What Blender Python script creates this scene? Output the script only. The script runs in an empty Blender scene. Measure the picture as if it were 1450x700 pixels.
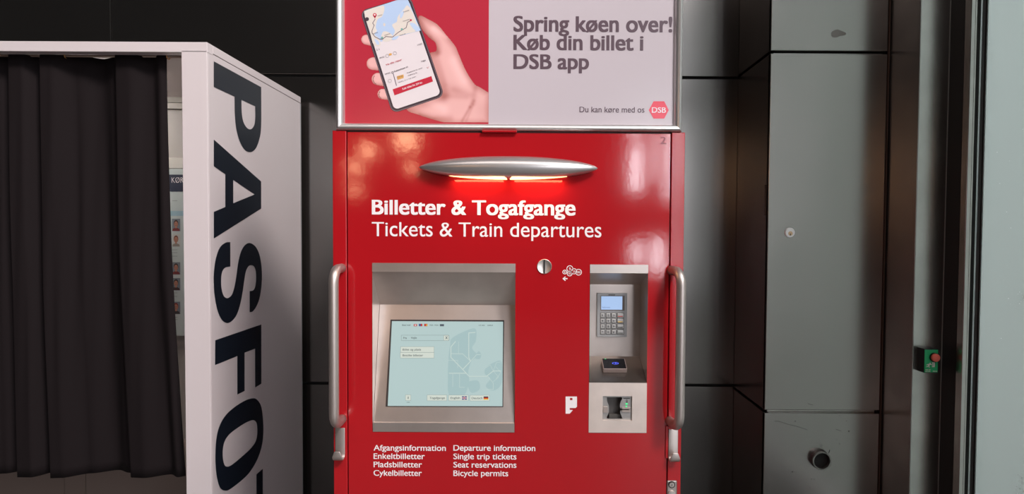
import bpy, bmesh, math, random
from mathutils import Vector, Matrix, Euler

# ---------------------------------------------------------------- camera
sc = bpy.context.scene
C = sc.collection
F, PX, PY, W, Hh = 760.0, 752.0, 350.0, 1450.0, 700.0
CAM = Vector((0, 0, 1.5))
PITCH, ROLL = 20.0 / 760.0, 0.0055
cd = bpy.data.cameras.new('camera')
cam = bpy.data.objects.new('camera', cd)
C.objects.link(cam)
sc.camera = cam
cd.sensor_width = 36.0
cd.lens = F / W * 36.0
cd.shift_x = -(PX - W / 2) / W
cd.clip_start = 0.02
cam.location = CAM
ROT = (Matrix.Rotation(math.pi / 2 - PITCH, 3, 'X') @ Matrix.Rotation(ROLL, 3, 'Z'))
cam.rotation_euler = ROT.to_euler()

# ---------------------------------------------------------------- world, lights, exposure
world = bpy.data.worlds.new('overcast_sky')
sc.world = world
world.use_nodes = True
wn = world.node_tree.nodes
wn['Background'].inputs[0].default_value = (0.88, 0.93, 1.0, 1)
wn['Background'].inputs[1].default_value = 3.3

def area(name, loc, target, sx, sy, power, col):
    l = bpy.data.lights.new(name, 'AREA')
    l.shape = 'RECTANGLE'; l.size = sx; l.size_y = sy; l.energy = power; l.color = col
    o = bpy.data.objects.new(name, l)
    o.location = loc
    o.rotation_euler = (Vector(target) - Vector(loc)).to_track_quat('-Z', 'Y').to_euler()
    C.objects.link(o)
    return o

# warm hall lamps under the ceiling behind the viewer
for lx, ly, lz, s, p in ((-1.476, -3.6, 2.60, .24, 1.6), (-1.93, -3.6, 2.46, .16, .7), (-2.08, -3.6, 2.26, .14, .5), (-1.42, -3.6, 2.26, .10, .3), (-2.08, -3.6, 2.00, .14, .35)):
    area('hall_lamp', (lx, ly, lz), (-.33, 1.37, 1.88), s, s, p * .10, (1.0, .58, .32)).data.spread = .62
area('overhead_fill_light', (-0.8, -2.2, 6.4), (-0.8, 1.6, 0.8), 3.0, 1.4, 60, (1.0, .88, .84))  # added overhead fill, not a known lamp of the hall
# daylight: added high area light, then tall panes at the hall's far right end
area('added_high_daylight', (2.6, -1.6, 5.2), (-1.1, 2.2, 1.3), 1.3, 1.0, 430, (1.0, .95, .93))
for lx, w, z0, z1, rad in ((1.87, .17, 2.25, 3.6, 30), (2.16, .15, 2.45, 3.9, 18), (2.60, .38, 2.1, 4.0, 24), (1.90, .20, .95, 1.35, 20), (2.25, .26, .80, 1.40, 22), (2.65, .25, .85, 1.25, 16)):
    h_ = z1 - z0
    area('tall_pane_daylight', (lx, -6.9, (z0 + z1) / 2), (lx, 0, (z0 + z1) / 2), w, h_, rad * math.pi * w * h_, (.93, .94, 1.0))

sc.view_settings.view_transform = 'Standard'
sc.view_settings.look = 'None'
sc.view_settings.gamma = 1
sc.view_settings.use_curve_mapping = False
sc.view_settings.exposure = 0.0
try:
    sc.cycles.use_denoising = True
    sc.cycles.max_bounces = 8
except Exception:
    pass

# ---------------------------------------------------------------- measuring helpers
def ray(px, py):
    return (ROT @ Vector(((px - PX) / F, -(py - PY) / F, -1.0))).normalized()

def on_plane(px, py, p0, n):
    d = ray(px, py); n = Vector(n)
    return CAM + d * ((Vector(p0) - CAM).dot(n) / d.dot(n))

def at(px, py, Y):
    return on_plane(px, py, (0, Y, 0), (0, 1, 0))

def rect(x0, y0, x1, y1, Y):
    ym, xm = (y0 + y1) / 2, (x0 + x1) / 2
    return at(x0, ym, Y).x, at(xm, y1, Y).z, at(x1, ym, Y).x, at(xm, y0, Y).z   # X0, Z0, X1, Z1

def lin(c):
    c /= 255.0
    return c / 12.92 if c <= .04045 else ((c + .055) / 1.055) ** 2.4

def rgb(r, g, b):
    return (lin(r), lin(g), lin(b), 1)

# ---------------------------------------------------------------- materials
MATS = {}
def mat(name, col, rough=.5, metal=0., bump=None, bump_scale=100, stretch=None, var=0., spec=.5, emit=None, estr=0., coat=0., sheen=0., mottled=None, rvar=0.):
    if name in MATS:
        return MATS[name]
    m = bpy.data.materials.new(name); m.use_nodes = True
    nt = m.node_tree; N = nt.nodes; L = nt.links
    b = N['Principled BSDF']
    b.inputs['Base Color'].default_value = col
    b.inputs['Roughness'].default_value = rough
    b.inputs['Metallic'].default_value = metal
    b.inputs['Specular IOR Level'].default_value = spec
    b.inputs['Coat Weight'].default_value = coat
    b.inputs['Coat Roughness'].default_value = .08
    if sheen: b.inputs['Sheen Weight'].default_value = sheen
    if emit:
        b.inputs['Emission Color'].default_value = emit
        b.inputs['Emission Strength'].default_value = estr
    if bump or var or mottled or rvar:
        tc = N.new('ShaderNodeTexCoord'); mp = N.new('ShaderNodeMapping')
        L.new(tc.outputs['Object'], mp.inputs[0])
        if stretch: mp.inputs['Scale'].default_value = stretch
        no = N.new('ShaderNodeTexNoise'); no.inputs['Scale'].default_value = bump_scale
        no.inputs['Detail'].default_value = 3
        L.new(mp.outputs[0], no.inputs['Vector'])
        if bump:
            bp = N.new('ShaderNodeBump'); bp.inputs['Strength'].default_value = bump; bp.inputs['Distance'].default_value = .001
            L.new(no.outputs['Fac'], bp.inputs['Height']); L.new(bp.outputs[0], b.inputs['Normal'])
            if coat: L.new(bp.outputs[0], b.inputs['Coat Normal'])
        if var or mottled:
            n2 = N.new('ShaderNodeTexNoise'); n2.inputs['Scale'].default_value = mottled or bump_scale
            n2.inputs['Detail'].default_value = 4
            L.new((tc.outputs['Object'] if mottled else mp.outputs[0]), n2.inputs['Vector'])
            mr = N.new('ShaderNodeMapRange'); mr.inputs[1].default_value = .3; mr.inputs[2].default_value = .7
            mr.inputs[3].default_value = 1 - var; mr.inputs[4].default_value = 1 + var
            L.new(n2.outputs['Fac'], mr.inputs[0])
            mx = N.new('ShaderNodeVectorMath'); mx.operation = 'SCALE'; mx.inputs[0].default_value = col[:3]
            L.new(mr.outputs[0], mx.inputs['Scale']); L.new(mx.outputs[0], b.inputs['Base Color'])
        if rvar:
            n3 = N.new('ShaderNodeTexNoise'); n3.inputs['Scale'].default_value = 3.0; n3.inputs['Detail'].default_value = 3
            L.new(tc.outputs['Object'], n3.inputs['Vector'])
            m3 = N.new('ShaderNodeMapRange'); m3.inputs[3].default_value = rough - rvar; m3.inputs[4].default_value = rough + rvar
            L.new(n3.outputs['Fac'], m3.inputs[0]); L.new(m3.outputs[0], b.inputs['Roughness'])
    MATS[name] = m
    return m

RED = mat('red_gloss_paint', rgb(166, 21, 28), .09, bump=.10, bump_scale=60, spec=.5, var=.04, mottled=2)
REDG = mat('red_textured_paint', rgb(166, 22, 29), .10, bump=.30, bump_scale=260, var=.05)
STEEL = mat('brushed_steel', (.62, .54, .50, 1), .36, .85, bump=.06, bump_scale=90, stretch=(.05, 1, 3), var=.10, mottled=9, rvar=.08)
SILVER = mat('silver_lacquer', (.56, .53, .52, 1), .34, .85, bump=.02, bump_scale=300)
HANDLE = mat('satin_handle_metal', (.52, .45, .42, 1), .42, .85, bump=.04, bump_scale=400)
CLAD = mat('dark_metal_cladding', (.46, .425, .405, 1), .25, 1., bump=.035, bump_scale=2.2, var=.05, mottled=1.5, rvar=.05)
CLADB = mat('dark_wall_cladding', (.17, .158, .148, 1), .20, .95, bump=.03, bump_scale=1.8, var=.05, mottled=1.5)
COLM = mat('dark_column_metal', (.64, .61, .58, 1), .26, 1., bump=.12, bump_scale=60, var=.1, mottled=8)
BLACK = mat('black_joint', (.006, .006, .006, 1), .7)
DARKF = mat('dark_frame', (.012, .011, .010, 1), .5)
WHITE = mat('white_booth_laminate', rgb(216, 203, 203), .28, bump=.01, bump_scale=60)
NAVY = mat('navy_print', rgb(22, 28, 38), .3)
FABRIC = mat('black_curtain_fabric', rgb(27, 21, 22), .85, bump=.2, bump_scale=500, spec=.12)
BRASS = mat('brass', (.75, .42, .16, 1), .3, 1.)
TXT = mat('white_print', rgb(236, 226, 226), .4)
GREYTXT = mat('faded_grey_print', rgb(150, 75, 85), .4)
PLAST = mat('black_plastic', (.01, .01, .012, 1), .3)
GREYP = mat('grey_plastic', rgb(125, 118, 115), .5)

# ---------------------------------------------------------------- object helpers
def link(o, parent=None):
    C.objects.link(o)
    if parent is not None: o.parent = parent
    return o

def tag(o, label=None, cat=None, group=None, kind=None):
    if label: o['label'] = label
    if cat: o['category'] = cat
    if group: o['group'] = group
    if kind: o['kind'] = kind
    return o

def empty(name, loc, label=None, cat=None, group=None, kind=None):
    o = bpy.data.objects.new(name, None); o.location = loc; o.empty_display_size = .1
    link(o)
    return tag(o, label, cat, group, kind)

def base_of(o):
    p = Vector((0, 0, 0))
    while o is not None:
        p += o.location; o = o.parent
    return p

class MB:
    def __init__(s): s.v = []; s.f = []
    def add(s, vs, fs):
        n = len(s.v); s.v += [Vector(v) for v in vs]; s.f += [tuple(i + n for i in f) for f in fs]
        return s
    def box(s, x0, x1, y0, y1, z0, z1, bev=0., seg=2):
        if x0 > x1: x0, x1 = x1, x0
        if y0 > y1: y0, y1 = y1, y0
        if z0 > z1: z0, z1 = z1, z0
        vs = [(x, y, z) for x in (x0, x1) for y in (y0, y1) for z in (z0, z1)]
        fs = [(0, 1, 3, 2), (4, 6, 7, 5), (0, 4, 5, 1), (2, 3, 7, 6), (0, 2, 6, 4), (1, 5, 7, 3)]
        if bev:
            bm = bmesh.new(); bv = [bm.verts.new(v) for v in vs]
            for f in fs: bm.faces.new([bv[i] for i in f])
            bmesh.ops.bevel(bm, geom=bm.edges[:], offset=bev, segments=seg, profile=.5, affect='EDGES')
            bm.verts.index_update()
            vs = [v.co.copy() for v in bm.verts]; fs = [tuple(v.index for v in f.verts) for f in bm.faces]
            bm.free()
        return s.add(vs, fs)
    def obox(s, o, ux, uy, uz, a, b, c, bev=0.):
        """box on a frame: o corner, unit axes, sizes"""
        t = MB().box(0, a, 0, b, 0, c, bev)
        return s.add([o + ux * v.x + uy * v.y + uz * v.z for v in t.v], t.f)
    def tube(s, pts, r, seg=16, caps=True):
        pts = [Vector(p) for p in pts]; n0 = len(s.v); k = len(pts)
        rr = r if isinstance(r, (list, tuple)) else [r] * k
        t = (pts[1] - pts[0]).normalized()
        a = Vector((0, 0, 1)) if abs(t.z) < .9 else Vector((1, 0, 0))
        u = t.cross(a).normalized()
        for i, p in enumerate(pts):
            if i == 0: t = (pts[1] - p).normalized()
            elif i == k - 1: t = (p - pts[i - 1]).normalized()
            else: t = ((pts[i + 1] - p).normalized() + (p - pts[i - 1]).normalized()).normalized()
            u = (u - t * u.dot(t)).normalized(); w = t.cross(u)
            for j in range(seg):
                an = 2 * math.pi * j / seg
                s.v.append(p + (u * math.cos(an) + w * math.sin(an)) * rr[i])
        for i in range(k - 1):
            for j in range(seg):
                j2 = (j + 1) % seg
                s.f.append((n0 + i * seg + j, n0 + i * seg + j2, n0 + (i + 1) * seg + j2, n0 + (i + 1) * seg + j))
        if caps:
            s.f.append(tuple(n0 + j for j in range(seg))[::-1])
            s.f.append(tuple(n0 + (k - 1) * seg + j for j in range(seg)))
        return s
    def lathe(s, c, axis, prof, seg=32):
        """prof: list of (distance along axis, radius)"""
        c = Vector(c); axis = Vector(axis).normalized()
        a = Vector((0, 0, 1)) if abs(axis.z) < .9 else Vector((1, 0, 0))
        u = axis.cross(a).normalized(); w = axis.cross(u); n0 = len(s.v)
        for d, r in prof:
            for j in range(seg):
                an = 2 * math.pi * j / seg
                s.v.append(c + axis * d + (u * math.cos(an) + w * math.sin(an)) * max(r, 1e-5))
        for i in range(len(prof) - 1):
            for j in range(seg):
                j2 = (j + 1) % seg
                s.f.append((n0 + i * seg + j, n0 + i * seg + j2, n0 + (i + 1) * seg + j2, n0 + (i + 1) * seg + j))
        return s
    def build(s, name, m, parent=None, smooth=False, **kw):
        b = base_of(parent) if parent is not None else Vector((0, 0, 0))
        me = bpy.data.meshes.new(name)
        me.from_pydata([v - b for v in s.v], [], s.f)
        bm = bmesh.new(); bm.from_mesh(me); bmesh.ops.recalc_face_normals(bm, faces=bm.faces[:]); bm.to_mesh(me); bm.free()
        me.materials.append(m)
        if smooth:
            for p in me.polygons: p.use_smooth = True
            if smooth == 'auto':
                me.set_sharp_from_angle(angle=math.radians(40))
        me.update()
        o = bpy.data.objects.new(name, me)
        link(o, parent)
        return tag(o, **kw)

def fill2d(loops, depth=0.):
    """filled flat shape (with holes) from closed 2-D loops -> verts, faces"""
    cu = bpy.data.curves.new('outline', 'CURVE'); cu.dimensions = '2D'; cu.fill_mode = 'BOTH' if depth else 'FRONT'
    cu.extrude = depth / 2
    for lp in loops:
        sp = cu.splines.new('POLY'); sp.points.add(len(lp) - 1); sp.use_cyclic_u = True
        for i, p in enumerate(lp): sp.points[i].co = (p[0], p[1], 0, 1)
    return curve_mesh(cu)

def curve_mesh(cu):
    o = bpy.data.objects.new('outline', cu); C.objects.link(o)
    bpy.context.view_layer.update()
    me = bpy.data.meshes.new_from_object(o.evaluated_get(bpy.context.evaluated_depsgraph_get()))
    vs = [v.co.copy() for v in me.vertices]; fs = [tuple(p.vertices) for p in me.polygons]
    bpy.data.objects.remove(o); bpy.data.meshes.remove(me); bpy.data.curves.remove(cu)
    return vs, fs

XH = None
def text_mesh(body, bold=0.):
    cu = bpy.data.curves.new('text', 'FONT'); cu.body = body; cu.size = 1; cu.resolution_u = 6
    vs, fs = curve_mesh(cu)
    if XH:      # taller small letters, shorter descenders
        for v in vs:
            y = v.y
            if y < 0: y *= .85
            elif y < XH: y *= .735 * CAPH / XH
            else: y = CAPH * .735 + (y - XH) * (CAPH * .265) / (CAPH - XH)
            v.y = y
    if bold:
        V, Fc = [], []
        q = 0
        for k, h in ((-1, -.5), (-1, .5), (-.33, 0), (.33, 0), (1, -.5), (1, .5)):
            q += 1
            n = len(V); V += [Vector((v.x + k * bold, v.y + h * bold, q * .002)) for v in vs]; Fc += [tuple(i + n for i in f) for f in fs]
        return V, Fc
    return vs, fs

def frame_text(mb, body, o, ux, uy, width, cap=None, bold=0., lift=None, slant=0.):
    """lettering with its left end on the base line at o, fitted to a width and a cap height"""
    vs, fs = text_mesh(body, bold)
    x0 = min(v.x for v in vs); x1 = max(v.x for v in vs)
    k = width / (x1 - x0)
    ky = cap / CAPH if cap else k
    nn = ux.cross(uy)
    return mb.add([o + ux * ((v.x - x0) * k) + uy * (v.y * ky) + nn * (v.z * .012) for v in vs], fs)

CAPH = max(v.y for v in text_mesh('H')[0])
XH = max(v.y for v in text_mesh('x')[0])

X_, Y_, Z_ = Vector((1, 0, 0)), Vector((0, 1, 0)), Vector((0, 0, 1))

def wall_text(mb, body, x0, x1, base, captop, Y, bold=0.):
    a = at(x0, base, Y); b = at(x1, base, Y); c = at((x0 + x1) / 2, captop, Y); d = at((x0 + x1) / 2, base, Y)
    return frame_text(mb, body, Vector((a.x, Y, (a.z + b.z) / 2)), X_, Z_, b.x - a.x, c.z - d.z, bold)

def quadY(mb, x0, y0, x1, y1, Y):
    a, b, c, d = rect(x0, y0, x1, y1, Y)
    return mb.add([(a, Y, b), (c, Y, b), (c, Y, d), (a, Y, d)], [(0, 1, 2, 3)])

def polyY(mb, pts, Y, depth=.0006, holes=()):
    """flat printed shape on the plane y = Y"""
    vs, fs = fill2d([[(at(p[0], p[1], Y).x, at(p[0], p[1], Y).z) for p in lp] for lp in [pts] + list(holes)])
    return mb.add([(v.x, Y, v.y) for v in vs], fs)

def poly3(mb, pts3):
    return mb.add(pts3, [tuple(range(len(pts3)))])

def strokeP(mb, pts, w, fn):
    """printed line of width w (pixels) along pixel points; fn maps pixels to the surface"""
    for (ax, ay), (bx, by) in zip(pts[:-1], pts[1:]):
        dx, dy = bx - ax, by - ay; l = math.hypot(dx, dy) or 1
        nx, ny = -dy / l * w / 2, dx / l * w / 2; ex, ey = dx / l * w * .3, dy / l * w * .3
        mb.add([fn(ax - ex + nx, ay - ey + ny), fn(bx + ex + nx, by + ey + ny), fn(bx + ex - nx, by + ey - ny), fn(ax - ex - nx, ay - ey - ny)], [(0, 1, 2, 3)])
    return mb

def ring2d(cx, cy, r, n=24, ry=None):
    return [(cx + r * math.cos(2 * math.pi * i / n), cy + (ry or r) * math.sin(2 * math.pi * i / n)) for i in range(n)]

def rrect(x0, y0, x1, y1, r, n=5):
    out = []
    for cx, cy, a0 in ((x1 - r, y0 + r, -90), (x1 - r, y1 - r, 0), (x0 + r, y1 - r, 90), (x0 + r, y0 + r, 180)):
        for i in range(n + 1):
            a = math.radians(a0 + 90 * i / n); out.append((cx + r * math.cos(a), cy + r * math.sin(a)))
    return out

def smooth_loop(pts, corners=(), n=5):
    """Catmull-Rom through a closed loop, sharp at the listed corner indices"""
    P = [Vector((p[0], p[1])) for p in pts]; k = len(P); out = []
    for i in range(k):
        p1, p2 = P[i], P[(i + 1) % k]
        p0 = P[i - 1] if i not in corners else p1 * 2 - p2
        p3 = P[(i + 2) % k] if (i + 1) % k not in corners else p2 * 2 - p1
        if i in corners and (i + 1) % k in corners:
            out.append(tuple(p1)); continue
        for j in range(n):
            t = j / n
            q = .5 * ((2 * p1) + (p2 - p0) * t + (2 * p0 - 5 * p1 + 4 * p2 - p3) * t * t + (3 * p1 - p0 - 3 * p2 + p3) * t ** 3)
            out.append((q.x, q.y))
    return out

def plate_with_holes(mb, X0, X1, Z0, Z1, holes, Y0, Y1):
    xs = sorted({X0, X1} | {h[0] for h in holes} | {h[2] for h in holes})
    zs = sorted({Z0, Z1} | {h[1] for h in holes} | {h[3] for h in holes})
    def solid(i, j):
        if not (0 <= i < len(xs) - 1 and 0 <= j < len(zs) - 1): return False
        cx, cz = (xs[i] + xs[i + 1]) / 2, (zs[j] + zs[j + 1]) / 2
        return not any(h[0] < cx < h[2] and h[1] < cz < h[3] for h in holes)
    for i in range(len(xs) - 1):
        for j in range(len(zs) - 1):
            if not solid(i, j): continue
            a, b, c, d = xs[i], xs[i + 1], zs[j], zs[j + 1]
            mb.add([(a, Y0, c), (b, Y0, c), (b, Y0, d), (a, Y0, d)], [(0, 1, 2, 3)])
            mb.add([(a, Y1, c), (b, Y1, c), (b, Y1, d), (a, Y1, d)], [(3, 2, 1, 0)])
            if not solid(i - 1, j): mb.add([(a, Y0, c), (a, Y0, d), (a, Y1, d), (a, Y1, c)], [(0, 1, 2, 3)])
            if not solid(i + 1, j): mb.add([(b, Y0, c), (b, Y1, c), (b, Y1, d), (b, Y0, d)], [(0, 1, 2, 3)])
            if not solid(i, j - 1): mb.add([(a, Y0, c), (a, Y1, c), (b, Y1, c), (b, Y0, c)], [(0, 1, 2, 3)])
            if not solid(i, j + 1): mb.add([(a, Y0, d), (b, Y0, d), (b, Y1, d), (a, Y1, d)], [(0, 1, 2, 3)])
    return mb

# ---------------------------------------------------------------- depths of the main planes
YM, YB, YBB, YW, YP, YC, YS = 1.37, 1.86, 2.61, 2.66, 2.305, 2.127, 2.027
ZC = 7.0
XP = at(1087, 330, YP).x           # left corner of the pier
XE = 1.5225                        # right end of the pier panels
XG = 1.70                          # plane of the glass

# ================================================================ SETTING
FLOORM = mat('pale_stone_floor', rgb(100, 96, 93), .4, var=.08, mottled=3)
MB().box(-9, 30, -9, 2.9, -.1, 0).build('floor', FLOORM, kind='structure')
CEILM = mat('dark_ceiling', rgb(40, 37, 35), .7)
MB().box(-9, 1.9, -7.2, 2.9, ZC, ZC + .15).build('ceiling', CEILM, kind='structure')
HALLM = mat('dark_hall_wall', rgb(58, 54, 51), .6)
MB().box(-9, 3.0, -7.2, -7.0, 0, ZC).build('wall_rear', HALLM, kind='structure')
MB().box(-9.2, -9, -7.2, 2.9, 0, ZC).build('wall_left', mat('dark_side_wall', rgb(26, 24, 23), .6), kind='structure')

# back wall: dark metal panels with recessed joints
wb = empty('wall_back', (0, YW, 0), kind='structure')
MB().box(-9, XP + .6, YW + .022, YW + .12, 0, ZC).build('wall_backing', BLACK, wb)
g = .0095
zj = [0.02, at(980, 546, YW).z, at(980, 110, YW).z, ZC - .02]
xj = [-8.9, -5.6, at(157, 30, YW).x, XP]
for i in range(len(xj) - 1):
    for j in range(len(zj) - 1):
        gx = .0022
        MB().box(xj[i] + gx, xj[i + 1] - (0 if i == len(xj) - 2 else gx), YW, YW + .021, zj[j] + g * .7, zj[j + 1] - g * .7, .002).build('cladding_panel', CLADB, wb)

# pier on the right: boxed-out panels with side faces
wr = empty('wall_right', ((XP + XE) / 2, YP, 0), kind='structure')
MB().box(XP + .03, XE + .06, YP + .03, YW + .1, 0, ZC).build('wall_backing', BLACK, wr)
zp = [0.02, at(1165, 583.5, YP).z, at(1165, 74, YP).z, ZC - .02]
panels = []
for j in range(3):
    m = MB()
    z0, z1 = zp[j] + g * .75, zp[j + 1] - g * .75
    # front sheet folded round the corner into the side face
    m.box(XP, at(1251, 330, YP).x, YP, YP + .02, z0, z1, .0025)
    m.box(XP, XP + .02, YP + .004, YW + .02, z0, z1)
    panels.append(m.build('access_panel', CLAD, wr))
MB().box(XP + .02, XE - .02, YP + .020, YP + .028, zp[1] - .007, zp[1] + .001).build('joint_strip', COLM, wr)
MB().box(XP + .02, XE - .02, YP + .020, YP + .028, zp[2] - .007, zp[2] + .001).build('joint_strip', COLM, wr)
a = at(1252.5, 330, YP).x
MB().box(a + .004, a + .011, YP + .004, YP + .012, 0, ZC).build('edge_strip', mat('rusty_edge', rgb(92, 70, 60), .6), wr)
# thin hinge plate on the dark side of the pier
a = on_plane(1085, 262, (XP, 0, 0), X_); b = on_plane(1083.5, 305, (XP, 0, 0), X_)
MB().box(XP - .0025, XP, a.y - .004, a.y + .008, b.z, a.z).build('hinge_plate', mat('rusty_edge', None), wr)

# lock cylinder in the middle panel
c = at(1118, 329.5, YP)
o = panels[1]
lk = MB().lathe((c.x, YP, c.z), (0, -1, 0), [(0, .0215), (.004, .0215), (.006, .0195), (.006, .001)], 36).build('lock_cylinder', mat('white_lock_ring', (.92, .89, .88, 1), .35, .5), wr, 'auto')
m = MB().lathe((c.x + .001, YP - .006, c.z - .004), (0, -1, 0), [(0, .0095), (.0015, .009), (.0015, .0005)], 24)
m.build('lock_plug', mat('brass_plug', rgb(222, 190, 150), .35, .3), lk, 'auto', label='brass key plug')
MB().box(c.x - .0015, c.x + .0015, YP - .008, YP - .0075, c.z - .013, c.z - .004).build('keyhole', BLACK, lk)

# dents, scuffs
SCR = mat('scuff', rgb(60, 55, 53), .6)
def scuff(pts, w):
    m = MB(); strokeP(m, pts, w, lambda x, y: at(x, y, YP - .0004)); return m
m = scuff([(1097, 597), (1103, 597), (1115, 601), (1128, 604), (1143, 609)], .35)
for x, y, r in ((1126, 597, .9), (1189, 589, .8), (1199, 596.5, .8), (1202, 611, 1.6), (1185, 622.5, .6), (1189, 629, .8), (1122, 668.5, 1.3), (1125.5, 668.5, .6), (1149, 679, .9), (1153, 679, .8), (1147, 691, .7), (1197, 669, .7), (1132, 643, .5), (1188, 600, .4), (1110, 546, .4), (1190, 548, .4), (1188, 657, .5)):
    polyY(m, ring2d(x, y, r * .7, 7, r * .55), YP - .0004)
strokeP(m, [(1144, 572), (1151, 574)], .4, lambda x, y: at(x, y, YP - .0004))
strokeP(m, [(1184, 608.5), (1191, 610.5)], .4, lambda x, y: at(x, y, YP - .0004))
m.build('scuff_marks', SCR, wr, kind='stuff')
m = MB()
vs = [(1177, 47), (1180, 43.5), (1186, 42), (1192, 44), (1198, 47), (1196, 50), (1190, 51), (1184, 53), (1178, 52)]
polyY(m, smooth_loop(vs), YP - .0004); m.build('stain', mat('brown_stain', (.27, .245, .23, 1), .45, .8), wr)

# pipe stub sticking out of the bottom panel
c = at(1160, 650, YP); r = .041
pe = empty('pipe_stub', (c.x, YP, c.z), 'short open dark metal pipe stub sticking out of the lowest panel of the grey pier', 'pipe')
PM = mat('pipe_metal', (.16, .15, .145, 1), .42, .9, bump=.15, bump_scale=90)
MB().lathe(c, (0, -1, 0), [(-.03, r * 1.02), (.006, r * 1.02), (.008, r * .985), (.014, r * .985), (.014, r * .86), (-.03, r * .84)], 40).build('pipe_wall', PM, pe, 'auto')
MB().lathe(c, (0, -1, 0), [(.013, r * .94), (.016, r * .97), (.024, r * .97), (.024, r * .84), (.012, r * .83)], 40).build('pipe_rim', mat('pipe_rim_metal', (.34, .33, .31, 1), .35, .9), pe, 'auto', label='paler threaded rim')
MB().lathe(c, (0, -1, 0), [(.003, .0001), (.003, r * .85)], 40).build('pipe_shade_disc', mat('pipe_inside_shade', (.012, .011, .010, 1), .7), pe)  # dark disc painted as the shade inside the open pipe
MB().tube([c + Vector((.024, -.03, r * .9)), c + Vector((.028, -.03, r * 1.25))], .0012, 6).build('wire_end', BLACK, pe)

# column, jamb and glass
MB().box(XE, at(1338, 330, YC).x, YC, YW + .1, 0, ZC, .003).build('trim_1', COLM, kind='structure')
xc1 = at(1338, 330, YC).x
MB().box(xc1 - .0012, xc1 + .001, YC - .0012, YC + .002, 0, ZC).build('trim_4', mat('column_edge_metal', (.5, .5, .48, 1), .4, .8), kind='structure')  # thin grey metal strips along the column's front corners
MB().box(XE - .0006, XE + .0016, YC - .0012, YC + .001, 0, ZC).build('trim_5', mat('column_edge_metal', None), kind='structure')
jm = empty('trim_2', (xc1 + .02, YS, 0), kind='structure')
MB().box(xc1 + .001, XG + .03, YS + .03, YW + .1, 0, ZC).build('jamb', DARKF, jm)
xs0, xs1 = xc1 + .001, at(1377, 330, YS).x
MB().box(xs0, xs0 + (xs1 - xs0) * .62, YS, YS + .03, 0, ZC, .002).build('seal_strip', COLM, jm)
MB().box(xs0 + (xs1 - xs0) * .66, xs1, YS + .003, YS + .03, 0, ZC, .002).build('seal_strip', COLM, jm)
wi = empty('window_1', (XG, 1.5, 0), kind='structure')
FRO = bpy.data.materials.new('frosted_glass'); FRO.use_nodes = True
nt = FRO.node_tree; nt.nodes.clear(); N = nt.nodes.new
out = N('ShaderNodeOutputMaterial'); df = N('ShaderNodeBsdfDiffuse'); tr = N('ShaderNodeBsdfTranslucent'); gl = N('ShaderNodeBsdfGlossy')
df.inputs[0].default_value = (.36, .41, .39, 1); tr.inputs[0].default_value = (.78, .82, .77, 1); gl.inputs[1].default_value = .03
m1 = N('ShaderNodeMixShader'); m1.inputs[0].default_value = .6
m2 = N('ShaderNodeMixShader'); fr = N('ShaderNodeFresnel'); fr.inputs[0].default_value = 1.45
nt.links.new(df.outputs[0], m1.inputs[1]); nt.links.new(tr.outputs[0], m1.inputs[2])
nt.links.new(m1.outputs[0], m2.inputs[1]); nt.links.new(gl.outputs[0], m2.inputs[2]); nt.links.new(fr.outputs[0], m2.inputs[0])
nt.links.new(m2.outputs[0], out.inputs[0])
gp = MB().box(XG, XG + .008, -.2, YS + .03, 0.03, ZC - .02).build('glass_pane', FRO, wi)
CLR = bpy.data.materials.new('clear_glass'); CLR.use_nodes = True
nt = CLR.node_tree; nt.nodes.clear(); N = nt.nodes.new
out = N('ShaderNodeOutputMaterial'); tp = N('ShaderNodeBsdfTransparent'); gl = N('ShaderNodeBsdfGlossy'); gl.inputs[1].default_value = .02
tp.inputs[0].default_value = (.90, .95, .93, 1)
m2 = N('ShaderNodeMixShader'); fr = N('ShaderNodeFresnel'); fr.inputs[0].default_value = 1.45
nt.links.new(tp.outputs[0], m2.inputs[1]); nt.links.new(gl.outputs[0], m2.inputs[2]); nt.links.new(fr.outputs[0], m2.inputs[0])
nt.links.new(m2.outputs[0], out.inputs[0])
gp.data.materials.append(CLR)          # film on the inner face, clear glass on all the others
for p in gp.data.polygons: p.material_index = 0 if p.center.x + wi.location.x < XG + .001 else 1
EDG = mat('pane_edge', (.42, .46, .46, 1), .35, .7, bump=.5, bump_scale=40, stretch=(1, 1, .4))
MB().box(XG - .003, XG, 2.022, 2.046, 0.03, ZC - .02).build('pane_edge', EDG, wi)
MB().box(XG - .0045, XG - .003, 2.026, 2.030, 0.03, ZC - .02).build('pane_edge', DARKF, wi)
m = MB(); random.seed(3)
for i in range(46):
    u, v = random.random(), random.random()
    x, y = (1438 + 12 * u, 672 + 28 * v) if i < 22 else ((1441 + 9 * u, 412 + 24 * v) if i < 34 else (1400 + 50 * u, 20 + 650 * v))
    s = random.uniform(.25, .8)
    c = on_plane(x, y, (XG - .0006, 0, 0), X_)
    m.add([c + Vector((0, -s * .003, -s * .002)), c + Vector((0, s * .003, -s * .002)), c + Vector((0, s * .002, s * .003)), c + Vector((0, -s * .003, s * .002))], [(0, 1, 2, 3)])
m.build('dust_specks', mat('white_specks', rgb(235, 238, 235), .8), wi, kind='stuff')
# open entrance front beyond the pane, behind the viewer (posts only)
for k, y in enumerate((-.28, -1.9, -3.5, -5.1, -6.7)):
    MB().box(XG - .04, XG + .04, y - .05, y + .05, 0, ZC, .004).build('trim_%d' % (6 + k), DARKF, kind='structure')
MB().box(XG - .04, XG + .04, -7, -.3, 2.95, 3.05).build('trim_11', DARKF, kind='structure')
MB().box(9.5, 9.8, -9, 12, 0, 3.4).build('wall_outside', mat('pale_render', rgb(190, 194, 188), .8), kind='structure')

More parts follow.
